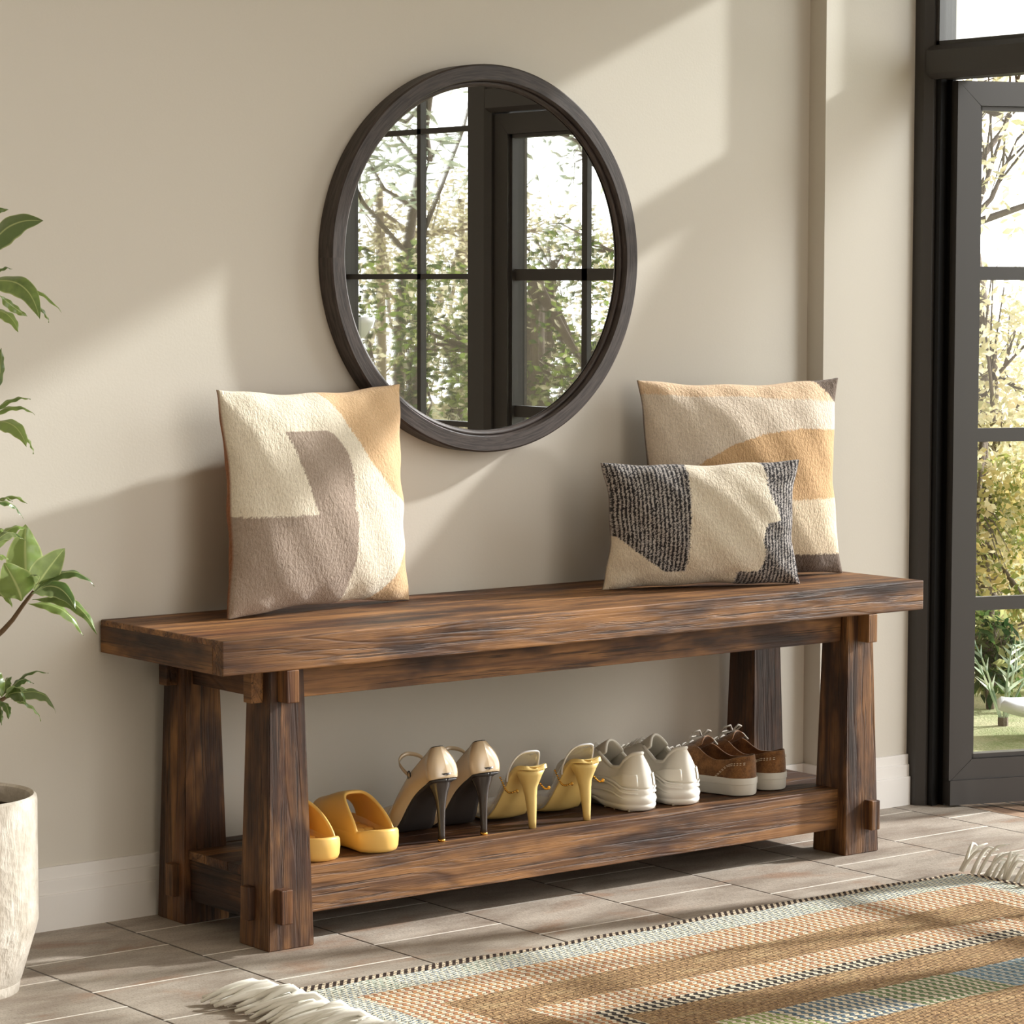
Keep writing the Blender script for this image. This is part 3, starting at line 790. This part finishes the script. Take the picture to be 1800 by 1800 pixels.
PATENT=M('nude_patent_leather'); PATENT=PATENT.out(PATENT.bsdf(C(206,182,150),.16,spec=.6,coat=.6))
DARKP=M('dark_gloss_sole'); DARKP=DARKP.out(DARKP.bsdf(C(62,56,54),.22,spec=.55,coat=.3))
DARKS=plain('dark_matt_sole',C(52,48,47),.5); EDGE=plain('black_edging',C(22,20,20),.4)
GOLD=M('gold_metal'); GOLD=GOLD.out(GOLD.bsdf(C(226,176,84),.2,metal=1.))
def pump():
    t=thing('high_heel_pump','cream patent pump with dark stiletto heel and ankle strap, next to the yellow slides','shoe',(.436,.056,ZS),R(-4),group='cream patent pumps')
    L=.200
    zs=interp([(0,.100),(.012,.096),(.027,.0875),(.055,.066),(.074,.041),(.088,.017),(.102,.005),(.118,.002),(.2,.003)])
    zt=interp([(0,.146),(.012,.142),(.027,.132),(.05,.116),(.07,.098),(.09,.070),(.108,.048),(.122,.041),(.145,.036),(.175,.026),(.2,.012)])
    c=interp([(0,0),(.006,.29),(.02,.52),(.05,.62),(.10,.57),(.22,.62),(.36,.74),(.50,.95),(.58,1.),(.74,.92),(.9,.66),(.97,.34),(1,0)])
    wf=lambda y:.037*c(y/L); sf=lambda y:.0
    PLEAN=lambda y:.62-.44*sstep(0,.075,y)
    o=upper(L,wf,sf,zs,zt,.092,.128,lean=PLEAN,back=.020,bulge=.22,ny=56).build('upper',PATENT,t,smooth=True,weld=True); solid(o,.0016,1); subd(o,1)
    G=[]
    for i in range(45):
        y=L*(1-math.cos(math.pi*i/44))/2; w=wf(y)*1.0+.0006
        G.append([(w*u,y,zs(y)-.0012-.004*(1-u*u)*sstep(.08,.03,y)) for u in [-1+j/4 for j in range(9)]])
    o=MB().grid(G).build('sole',DARKS,t,smooth=True,fix=False); solid(o,.002,0)
    # collar edging
    P=[]
    for sd,rg in ((-1,range(40,-1,-1)),(1,range(0,41))):
        for i in rg:
            y=.120*i/40; bl=sstep(.092,.128,y); 
            x=wf(y)*((1-bl)*(1-PLEAN(y))); P.append((sd*x,y+.020*(1-sstep(0,L*.35,y)),zt(y)+.0004))
    MB().tube(P,.0011,6).build('edging',EDGE,t,smooth=True)
    rg=[]
    for z,cy,ry,rx in ((.1005,.026,.029,.0205),(.094,.026,.026,.0195),(.086,.0225,.019,.0165),(.076,.0195,.0125,.0125),(.064,.0175,.0085,.009),(.05,.0165,.0066,.0068),(.03,.0155,.0056,.0056),(.01,.0150,.0052,.0052),(.0035,.0150,.0058,.0058)):
        rg.append([(rx*math.cos(6.28318*k/20),cy+ry*math.sin(6.28318*k/20),z+(.008*math.sin(6.28318*k/20)*-1 if z>.09 else 0)) for k in range(20)])
    MB().loft(rg).build('heel',DARKP,t,smooth=True)
    MB().lathe([(.0001,0),(.0055,0),(.006,.001),(.006,.0042),(.0001,.0042)],16,(0,.0150,0)).build('heel_tip',GOLD,t,smooth=True)
    st=[(-.0215,.052,.096),(-.0255,.062,.097),(-.028,.076,.102),(-.027,.092,.110),(-.016,.107,.118),(0,.113,.122),(.013,.105,.120),(.021,.092,.111),(.0225,.074,.098)]
    f=[interp([(i,p[a]) for i,p in enumerate(st)]) for a in range(3)]
    pts=[tuple(g(i/4) for g in f) for i in range(4*(len(st)-1)+1)]
    b=MB(); G=[]
    for p in pts:
        G.append([(p[0],p[1],p[2]-.0032),(p[0],p[1]+.0012,p[2]+.0032)])
    o=b.grid(G).build('strap',PATENT,t,smooth=True); solid(o,.0014,0)
    q=pts[5]; MB().tube([(q[0]-.001,q[1]+.004*math.cos(a),q[2]+.0062*math.sin(a)) for a in [6.28318*i/20 for i in range(20)]],.0009,6,closed=True).build('buckle',EDGE,t,smooth=True)
    return t
p0=pump()
p1=copy_tree(p0); p1.location=(.5205,.060,ZS)
p1['label']='cream patent pump with dark stiletto heel, next to the clear mules'

YEL=M('butter_yellow_leather'); YEL=YEL.out(YEL.bsdf(C(226,196,124),.38,spec=.4))
def mule():
    t=thing('mule_sandal','butter yellow heeled mule with clear upper, next to the cream pumps','shoe',(.614,.057,ZS),R(-6),group='butter yellow clear mules')
    L=.205
    zs=interp([(0,.095),(.014,.0945),(.034,.084),(.047,.068),(.058,.052),(.077,.023),(.092,.008),(.108,.0035),(.205,.0035)])
    c=interp([(0,0),(.01,.38),(.04,.62),(.12,.74),(.24,.72),(.36,.84),(.52,1.),(.76,.96),(.92,.70),(.98,.36),(1,0)])
    wf=lambda y:.037*c(y/L)
    G=[]
    for i in range(61):
        y=L*(1-math.cos(math.pi*i/60))/2; w=wf(y)
        G.append([(w*u,y,zs(y)-.003*(1-u*u)) for u in [-1+j/5 for j in range(11)]])
    o=MB().grid(G).build('footbed',YEL,t,smooth=True,fix=False); solid(o,.0065,1); bv=o.modifiers.new('b','BEVEL'); bv.width=.0012; bv.segments=2
    rg=[]
    for z,cy,ry,rx in ((.0915,.024,.0245,.0235),(.084,.025,.022,.020),(.075,.024,.0185,.0155),(.064,.0235,.0125,.0118),(.05,.0205,.0098,.0095),(.03,.0178,.0078,.0078),(.012,.016,.0062,.0064),(0,.0152,.0056,.0058)):
        rg.append([(rx*math.cos(6.28318*k/20),cy+ry*math.sin(6.28318*k/20),z-(.006*math.sin(6.28318*k/20) if z>.07 and 0 else 0)) for k in range(20)])
    MB().loft(rg).build('heel',YEL,t,smooth=True)
    # clear vinyl sheet bridging the foot, rolled forward edge
    G=[]
    for i in range(31):
        a=math.pi*i/30; row=[]
        for j in range(15):
            s=j/14; y=.046+.086*s; w=wf(y)+.001; hz=.026
            x=math.copysign(abs(math.cos(a))**.55,math.cos(a))*w
            row.append((x,y-.026*math.sin(a)**2*(1-s),zs(max(0.,y-.026*math.sin(a)**2*(1-s)))+hz*max(0.,math.sin(a))**.7+.002))
        G.append(row)
    o=MB().grid(G).build('clear_upper',CLEAR,t,smooth=True); solid(o,.0014,0)
    e=[(p[0][0],p[0][1],p[0][2]) for p in [(r[0],) for r in G]]
    WT=plain('white_vinyl_edge',C(238,238,242),.25)
    MB().tube(e,.0016,6).build('clear_edge',WT,t,smooth=True)
    # gold bead chain at each side
    for sd in (-1,1):
        bd=MB(); pts=[]
        for i in range(13):
            s=i/12; y=.060-.045*s; pts.append((sd*(wf(y)+.004+.003*math.sin(s*3.14)),y,.076-.022*math.sin(s*2.2)+.004*s))
        bd.tube(pts,.0008,5)
        for x,y,z in pts: bd.lathe([(.0001,-.0019),(.0014,-.0013),(.0019,0),(.0014,.0013),(.0001,.0019)],8,(x,y,z))
        bd.build('bead_chain',GOLD,t,smooth=True)
        MB().tube([(sd*(wf(.015)+.004),.0135+.0026*math.cos(a),.0615+.0026*math.sin(a)) for a in [6.28318*i/12 for i in range(12)]],.0007,6,closed=True).build('ring_clasp',GOLD,t,smooth=True)
    return t
m0=mule(); m1=copy_tree(m0); m1.location=(.7245,.057,ZS); m1['label']='butter yellow heeled mule with clear upper, next to the white sneakers'

WHT=plain('cream_white_leather',C(238,233,222),.8,spec=.15); WSOLE=plain('white_foam_midsole',C(242,238,230),.8,spec=.15)
INN=plain('beige_shoe_lining',C(176,164,146),.9,spec=.1)
def sneaker(label,loc,k):
    t=thing('chunky_sneaker',label,'shoe',loc,R(-1.5),group='white chunky sneakers')
    L=.226; wf,sf=foot(L,.042,.98,1.0)
    w2=lambda y: wf(y)*.86
    arch=lambda y,z: .010*math.exp(-((y-.105)/.02)**2)*(1 if z<.012 else .3)+.012*sstep(.17,.226,y)*(1 if z<.03 else .6)
    lo=[(0,-.006),(.0012,-.002),(.006,.0012),(.0095,.0015),(.0105,-.0002),(.012,.001),(.018,.0025),(.023,.001),(.0245,-.0012),(.027,-.0005),(.033,.0),(.037,-.0025),(.040,-.006),(.041,-.012)]
    o=sole(L,wf,sf,lo,k,arch,30).build('sole',WSOLE,t,smooth=True)
    # swept ridges on the midsole
    rd=MB()
    for sd in (-1,1):
        for zz,a in ((.020,.010),(.029,.014),(.036,.012)):
            P=[]
            for i in range(19):
                y=.004+.11*i/18; P.append((k*sf(y)+sd*(wf(y)+.0006),y,zz+a*math.sin((y-.01)*24)*sstep(.0,.05,y)))
            rd.tube(P,[.0022*math.sin(math.pi*min(max((i+1)/20,.02),.98))+.0004 for i in range(19)],8)
    rd.build('sole_ridge',WSOLE,t,smooth=True)
    tread=MB()
    for y in (.016,.048,.072): tread.box((k*sf(y)-wf(y)*.96,y-.0022,-.0002),(k*sf(y)+wf(y)*.96,y+.0002,.0035))
    tread.build('tread_gap',INN,t)
    zs=lambda y:.036; 
    zt=interp([(0,.092),(.008,.091),(.022,.082),(.042,.067),(.062,.066),(.085,.077),(.112,.091),(.13,.088),(.16,.076),(.19,.066),(.21,.058),(.226,.046)])
    SL=lambda y:.50-.28*sstep(.0,.07,y)
    o=upper(L*.985,w2,sf,zs,zt,.092,.150,lean=SL,back=.018,bulge=.12,k=k,ny=56).build('upper',WHT,t,smooth=True,weld=True); solid(o,.005,-1); subd(o,1)
    # padded collar, overlays and panel seams
    P=[]
    for sd,rg in ((-1,range(36,-1,-1)),(1,range(0,37))):
        for i in rg:
            y=.100*i/36; bl=sstep(.092,.150,y); x=w2(y)*(1-bl)*(1-SL(y))
            P.append((k*sf(y)+sd*x*.97,y+.018*(1-sstep(0,L*.985*.35,y)),zt(y)))
    MB().tube(P,.0032,8).build('collar',WHT,t,smooth=True)
    ov=MB()
    for sd in (-1,1):
        G=[]
        for i in range(22):
            y=.004+.085*i/21; top=.060-.012*sstep(.02,.075,y); bot=.040
            G.append([(k*sf(y)+sd*(w2(y)*(1-SL(y)*((z-.036)/(zt(y)-.036))**1.6+.12*math.sin((z-.036)/.06*math.pi))+.0022),y+.018*((z-.036)/.064)**1.5*(1-sstep(0,.078,y)),z) for z in [bot+(top-bot)*j/8 for j in range(9)]])
        ov.grid(G,flip=sd>0)
    o=ov.build('heel_overlay',WHT,t,smooth=True); solid(o,.0018,0); subd(o,1)
    # tongue standing up inside the opening
    G=[]
    for i in range(13):
        s=i/12; y=.150-.056*s; z=.072+.040*s-.006*s*s
        G.append([(k*sf(y)+.022*u*(1-.15*s),y-.012*u*u,z-.022*u*u*(1-.1*s)) for u in [-1+j/5 for j in range(11)]])
    o=MB().grid(G).build('tongue',WHT,t,smooth=True); solid(o,.005,0); subd(o,1)
    lc=MB()
    for i in range(5):
        y=.128+i*.013; z=zt(y)+.004
        lc.tube([(k*sf(y)-.017,y,z-.006),(k*sf(y),y+.003,z+.002),(k*sf(y)+.017,y,z-.006)],.0018,6)
    lc.build('lace',WHT,t,smooth=True)
    MB().grid([[(k*sf(y)+w2(y)*.82*u,y+.004,.046) for u in (-1,-.5,0,.5,1)] for y in [.006+.16*i/16 for i in range(17)]]).build('insole',INN,t,smooth=True)
    return t
sneaker('white chunky sneaker beside the clear mules',(.853,.072,ZS),-1)
sneaker('white chunky sneaker beside the brown suede shoes',(.946,.070,ZS),1)

def mat_suede():
    m=M('brown_suede'); v=m.coord(); n=m.noise(v,45,5,.7); f=m.noise(v,420,3,.7)
    c=m.mix((n*.7+f*.4).step(.35,.75),C(88,56,32),C(150,106,64))
    return m.out(m.bsdf(c,.95,m.bump(f,.4,.002),spec=.1,sheen=.4))
SUEDE=mat_suede(); RUB=plain('off_white_rubber',C(214,209,198),.5,spec=.35); LACE=plain('grey_cord_lace',C(172,166,156),.8,spec=.15)
DKIN=plain('dark_brown_lining',C(62,38,24),.9,spec=.1)
def suede(label,loc,k):
    t=thing('suede_lace_up_shoe',label,'shoe',loc,R(15),group='brown suede lace-up shoes')
    L=.216; wf,sf=foot(L,.039,.98,1.05)
    sole(L,wf,sf,[(0,-.004),(.0015,-.001),(.004,0),(.019,.0006),(.0195,.0015),(.0275,.0016),(.030,.0008),(.0305,-.004)],k,None,34).build('sole',RUB,t,smooth=False)
    autosm(t.children[-1],40)
    w2=lambda y: wf(y)*.955
    zs=lambda y:.027
    zt=interp([(0,.068),(.012,.067),(.04,.060),(.06,.0585),(.08,.066),(.095,.076),(.108,.079),(.13,.073),(.16,.062),(.185,.056),(.205,.048),(.216,.036)])
    o=upper(L*.985,w2,sf,zs,zt,.085,.135,lean=.12,back=.002,bulge=.06,k=k,ny=50,p=.62).build('upper',SUEDE,t,smooth=True,weld=True); solid(o,.0028,-1); subd(o,1)
    MB().grid([[(k*sf(y)+w2(y)*.86*u,y+.003,.0335) for u in (-1,-.5,0,.5,1)] for y in [.006+.16*i/16 for i in range(17)]]).build('insole',DKIN,t,smooth=True)
    G=[]
    for i in range(11):
        s=i/10; y=.145-.052*s; z=.066+.026*s
        G.append([(k*sf(y)+.021*u,y-.004*u*u,z-.012*u*u) for u in [-1+j/5 for j in range(11)]])
    o=MB().grid(G).build('tongue',SUEDE,t,smooth=True); solid(o,.0025,0); subd(o,1)
    # dashed double stitching of the heel counter
    def wx(y,z):
        q=(z-.027)/max(zt(y)-.027,.01); return w2(y)*(1-.12*max(q,0)**1.6+.06*math.sin(q*math.pi))+.0009
    TH=plain('cream_thread',C(224,208,182),.8)
    for sd in (-1,1):
        b=MB()
        for off in (0,.0028):
            path=[(.058-off*.8,.0305),(.036-off*.6,.0505-off*.55),(.026,.0545-off),(.004,.0565-off)]
            pts=[]
            for (a,c),(d,e) in zip(path[:-1],path[1:]):
                for i in range(10): pts.append((a+(d-a)*i/10,c+(e-c)*i/10))
            for i in range(0,len(pts)-1,2):
                y,z=pts[i]; y2,z2=pts[i+1]
                b.tube([(k*sf(y)+sd*wx(y,z),y,z),(k*sf(y2)+sd*wx(y2,z2),y2,z2)],.0006,5)
        b.build('stitching',TH,t)
    lc=MB()
    for i in range(6):
        y=.108+i*.0135; z=zt(y)
        lc.tube([(k*sf(y)-.019,y,z-.007),(k*sf(y)-.008,y+.001,z+.0035),(k*sf(y)+.008,y+.005,z+.0035),(k*sf(y)+.019,y+.006,z-.008)],.0016,6)
    y=.104; z=zt(y)+.012; x0=k*sf(y)
    lc.tube([(x0,y,z),(x0-.012,y-.004,z+.011),(x0-.024,y+.002,z+.008),(x0-.022,y+.008,z),(x0-.006,y+.004,z)],.0017,6)
    lc.tube([(x0,y,z),(x0+.010,y-.006,z+.010),(x0+.022,y-.004,z+.006),(x0+.020,y+.004,z-.001),(x0+.004,y+.003,z)],.0017,6)
    lc.tube([(x0,y,z),(x0-.02,y+.006,z-.003),(x0-.036,y+.018,z-.018),(x0-.043,y+.030,z-.036)],.0017,6)
    lc.tube([(x0,y,z),(x0+.018,y-.010,z-.006),(x0+.022,y-.018,z-.016)],.0017,6)
    lc.build('lace',LACE,t,smooth=True)
    return t
suede('brown suede lace-up shoe beside the white sneakers',(1.089,.074,ZS),-1)
suede('brown suede lace-up shoe nearest the rear right bench leg',(1.166,.084,ZS),1)

# ------------------------------------------------------------------ plant
LEAF=[(-.334,.055,.999,-.314,.027,1.038,-.282,-.01,1.045,.029),(-.333,.08,1.049,-.312,.07,1.059,-.295,.063,1.061,.008),(-.34,.06,.957,-.312,.057,.981,-.292,.061,.981,.006),(-.342,.049,.961,-.312,.001,.961,-.302,-.033,.915,.026),(-.32,.058,.961,-.273,.034,.955,-.24,.02,.923,.011),(-.31,.062,.946,-.287,.064,.93,-.266,.066,.918,.011),(-.275,.047,.946,-.252,.049,.926,-.238,.057,.909,.005),(-.347,.04,.927,-.33,.008,.923,-.324,-.015,.898,.018),(-.331,.053,.946,-.355,.072,.961,-.376,.089,.93,.021),(-.331,.053,.946,-.368,.063,.931,-.388,.06,.893,.021),
(-.333,.03,.817,-.334,.017,.848,-.338,.008,.877,.014),(-.336,.057,.782,-.299,.054,.806,-.269,.056,.805,.008),(-.336,.057,.78,-.298,.047,.797,-.269,.043,.784,.01),(-.345,.039,.775,-.328,0,.776,-.322,-.03,.747,.021),(-.295,.038,.766,-.278,.043,.75,-.266,.053,.731,.005),(-.336,.057,.778,-.357,.073,.797,-.375,.088,.778,.02),(-.331,.053,.663,-.316,.029,.678,-.303,.006,.668,.01),(-.34,.035,.665,-.331,.021,.677,-.323,.009,.671,.007),(-.324,.061,.665,-.298,.059,.665,-.278,.063,.642,.01),(-.331,.053,.663,-.352,.07,.671,-.37,.084,.648,.018),
(-.31,.011,.537,-.324,-.003,.559,-.347,-.01,.593,.04),(-.282,.028,.547,-.276,.004,.575,-.263,-.025,.609,.031),(-.28,.052,.56,-.274,.066,.594,-.266,.079,.634,.04),(-.285,.018,.549,-.245,-.001,.574,-.212,-.014,.553,.015),(-.299,.003,.546,-.28,-.031,.558,-.267,-.06,.528,.023),(-.293,.011,.537,-.26,-.034,.537,-.24,-.069,.494,.017),(-.293,.024,.531,-.252,.004,.522,-.225,-.004,.485,.015),(-.297,.014,.553,-.302,-.007,.572,-.305,-.031,.574,.014),(-.277,.037,.545,-.252,.042,.561,-.23,.05,.563,.009),
(-.327,.05,.602,-.308,.048,.631,-.283,.042,.632,.017),(-.337,.032,.615,-.328,.007,.631,-.32,-.019,.621,.014),(-.335,.057,.548,-.327,.031,.549,-.325,.01,.529,.012),(-.337,.033,.592,-.334,.018,.6,-.333,.004,.594,.011),(-.313,.077,.622,-.301,.08,.629,-.291,.086,.623,.007),
(-.315,.053,.402,-.287,.044,.433,-.258,.034,.432,.008),(-.319,.044,.402,-.298,.04,.426,-.279,.038,.419,.012),(-.322,.034,.405,-.291,-.003,.413,-.28,-.025,.386,.018),(-.329,.026,.408,-.318,-.001,.415,-.321,-.018,.4,.02),(-.303,.057,.398,-.277,.049,.388,-.261,.05,.365,.007),(-.339,.021,.403,-.339,.002,.399,-.344,-.013,.383,.011),(-.318,.056,.403,-.312,.058,.422,-.302,.056,.429,.017),(-.337,.033,.399,-.34,.016,.39,-.347,.003,.373,.007),(-.328,.025,.406,-.32,0,.422,-.32,-.019,.419,.009),(-.322,.046,.404,-.327,.05,.428,-.33,.053,.447,.018),(-.324,.048,.402,-.348,.067,.412,-.367,.081,.393,.018)]
CL=[(0,2),(2,10),(10,16),(16,20),(20,29),(29,34),(34,45)]
def plant():
    c=(-.372,.084,0); t=thing('potted_plant','tall glossy leaved plant in a tapered pale concrete pot at the left edge','plant',c)
    MB().lathe([(.0001,.004),(.070,.004),(.072,.0),(.080,.0),(.082,.012),(.0815,.014),(.084,.018),(.105,.088),(.1075,.098),(.1075,.262),(.1065,.268),(.103,.271),(.098,.268),(.096,.262),(.096,.235),(.0001,.235)],64).build('pot',POT,t,smooth=True,weld=True)
    autosm(t.children[-1],28)
    MB().lathe([(.0001,.247),(.05,.248),(.0955,.246),(.0955,.240),(.0001,.24)],40).build('soil',SOIL,t,smooth=True)
    Wd=dict(world=True,smooth=True)
    MB().tube([(-.372,.084,.235),(-.369,.083,.26),(-.365,.08,.346),(-.369,.083,.462),(-.36,.076,.617),(-.363,.079,.732),(-.353,.071,.87),(-.348,.066,.976),(-.342,.062,1.022)],[.012,.0115,.011,.01,.0085,.007,.0055,.0045,.003],10).build('trunk',BARK,t,**Wd)
    for p in ([(-.366,.081,.431),(-.339,.059,.474),(-.32,.045,.495),(-.31,.037,.509),(-.298,.027,.531),(-.287,.019,.548)],[(-.366,.081,.346),(-.346,.065,.381),(-.33,.053,.394),(-.318,.043,.404)],[(-.362,.078,.732),(-.348,.067,.763),(-.336,.057,.778)],[(-.36,.076,.617),(-.346,.065,.648),(-.331,.053,.663)],[(-.362,.077,.547),(-.347,.066,.586),(-.327,.05,.609)],[(-.353,.07,.885),(-.343,.063,.931),(-.334,.056,.953)],[(-.345,.064,.991),(-.338,.059,.997),(-.334,.055,.999)]):
        MB().tube(p,[.0042-.0022*i/len(p) for i in range(len(p))],8).build('branch',BARK,t,**Wd)
    for a,b in CL:
        mb=MB(); cols=[]
        hub=Vector(LEAF[a][:3]) if b-a<3 else sum((Vector(l[:3]) for l in LEAF[a:b]),Vector())/(b-a)
        for n,l in enumerate(LEAF[a:b]):
            P0,P1,P2=Vector(l[0:3]),Vector(l[3:6]),Vector(l[6:9]); w=l[9]*.72
            Ct=P1*2-(P0+P2)*.5
            ch=(P2-P0); N=14; K=6
            bend=(P1-(P0+P2)*.5)
            side0=ch.cross(bend if bend.length>.006 else Vector((.35,-.85,.4))); side0.normalize()
            view=Vector((-.6,-.78,.1))
            # broad leaves turn their face, narrow ones their edge
            fl=min(1.,l[9]/.03); s2=ch.cross(view).normalized()
            if s2.dot(side0)<0: s2=-s2
            side=(side0*(1-fl*.75)+s2*fl*.75).normalized()
            G=[]
            for i in range(N+1):
                s=i/N; p=P0*(1-s)**2+Ct*2*s*(1-s)+P2*s*s; tg=((Ct-P0)*(1-s)+(P2-Ct)*s).normalized()
                sd=(side-tg*side.dot(tg)).normalized(); nr=tg.cross(sd)
                prof=(math.sin(math.pi*min(1,s**.85))**.75)*(1-.25*s) if 0<s<1 else 0
                if s<.1: prof=.06+prof*.3
                row=[]
                for j in range(K+1):
                    u=-1+2*j/K; row.append(p+sd*u*w*prof+nr*(abs(u)**1.3)*w*prof*.42+nr*.0018*math.sin(s*23+n)*abs(u)); cols.append((.5+u/2,hsh(n,a),s,1))
                G.append(row)
            # petiole from the hub
            mb.grid(G)
        o=mb.build('foliage',LEAFM,t,world=True,smooth=True,fix=False)
        at=o.data.color_attributes.new('Col','FLOAT_COLOR','POINT'); at.data.foreach_set('color',np.array(cols,np.float32).ravel())
        subd(o,1)
plant()

# ------------------------------------------------------------------ rug
def rug():
    t=thing('area_rug','woven multicoloured wool rug with white fringes on the tile floor','rug',(-.058,-.205,0))
    b=MB(); G=[]; W_,D_=1.345,.98; nx,ny=120,70
    r=random.Random(2)
    for i in range(ny+1):
        row=[]
        for j in range(nx+1):
            x=W_*j/nx; y=-D_*i/ny
            wob=.004*math.sin(x*9)+.003*math.sin(x*23+1); wy=.004*math.sin(y*13+.5)
            cx=.022*(sstep(.06,0,W_-x)*sstep(.06,0,-y)); 
            e=min(x,W_-x,-y); z=.003+.0065*sstep(0,.012,e)+.0008*math.sin(x*31)*math.sin(y*27)
            row.append((x+wy*(1-x/W_*2)-cx,y+wob*(1+2*y/D_)-cx*.7,z))
        G.append(row)
    o=b.grid(G).build('weave',RUG,t,smooth=True)
    for side in (0,1):
        f=MB()
        n=40
        for i in range(n):
            y=-.004-.94*(i+.5)/n; x=0 if side==0 else W_; sg=-1 if side==0 else 1
            for k in range(5 if side==0 else 3):
                yy=y+r.uniform(-.009,.009); L=r.uniform(.06,.10); lift=r.uniform(.010,.030) if side==0 else r.uniform(.02,.048)
                dy=r.uniform(-.035,.03)+(.03 if side==0 else 0)
                if side==0: pts=[(x+.004,yy,.007),(x-L*.3,yy+dy*.2,.006+lift),(x-L*.65,yy+dy*.6,.005+lift*.75),(x-L,yy+dy,.004+r.uniform(0,.006))]
                else: pts=[(x-.004,yy,.007),(x+L*.12,yy+dy*.2,.01+lift*.5),(x+L*.3,yy+dy*.5,.01+lift*.9),(x+L*.5,yy+dy*.9,.008+lift*r.uniform(.7,1.1))]
                ff=[interp([(q,p[a]) for q,p in enumerate(pts)]) for a in range(3)]
                f.tube([tuple(g(q/2) for g in ff) for q in range(7)],[.0036,.0046,.0048,.0046,.0042,.0036,.002] if side==0 else [.0026,.003,.003,.0028,.0024,.002,.001],6)
        fo=f.build('fringe',COTTON,t,smooth=True,fix=False); fo['kind']='stuff'
rug()

# ------------------------------------------------------------------ light, sky, camera
w=bpy.data.worlds.new('World'); SC.world=w
m=M('sky',world=w); x,y,z=m.sep(m.coord('Generated'))
hor=(x*.9-y*.35).step(.0,.65)*(1-z.step(.3,.8))
room=(1-(z-.0).ab().step(.15,.75))*(.12+x.step(-.5,.6)*1.15)
n=m.n('ShaderNodeBackground'); m.set(n.inputs['Color'],m.mix(hor,(1.,.83,.60,1),(1.,.99,.97,1))); m.set(n.inputs['Strength'],hor*3.5+room*1.15+.17)
o=m.n('ShaderNodeOutputWorld'); m.nt.links.new(n.outputs[0],o.inputs[0])
def lamp(name,typ,loc,direction,energy,col,**k):
    l=bpy.data.lights.new(name,typ); l.energy=energy; l.color=col
    for a,b in k.items(): setattr(l,a,b)
    o=link(bpy.data.objects.new(name,l)); o.location=loc; o.rotation_euler=Vector(direction).to_track_quat('-Z','Y').to_euler(); return o
lamp('sun_lamp','SUN',(6,-1,3),(-4.8,1.,-2.3),6.0,(1.,.985,.96),angle=R(2.0))
lamp('sky_light','AREA',(3.6,-2.6,2.9),(-2.3,2.9,-2.0),16,(.86,.93,1.),shape='SQUARE',size=1.1,spread=R(95))

cam=bpy.data.cameras.new('Camera'); co=link(bpy.data.objects.new('Camera',cam))
YAW,PIT,ROL=R(38.02134),R(4.4713),R(.0987)
co.location=(-2.1587,-3.4225,.9587)
co.rotation_euler=(Matrix.Rotation(-YAW,3,'Z')@Matrix.Rotation(math.pi/2-PIT,3,'X')@Matrix.Rotation(ROL,3,'Z')).to_euler()
cam.sensor_width=36; cam.lens=5058.13/1800*36; cam.clip_end=100
SC.camera=co
SC.view_settings.view_transform='Standard'; SC.view_settings.look='None'; SC.view_settings.exposure=.12; SC.view_settings.gamma=1
SC.cycles.use_denoising=True
SC.cycles.transparent_max_bounces=16
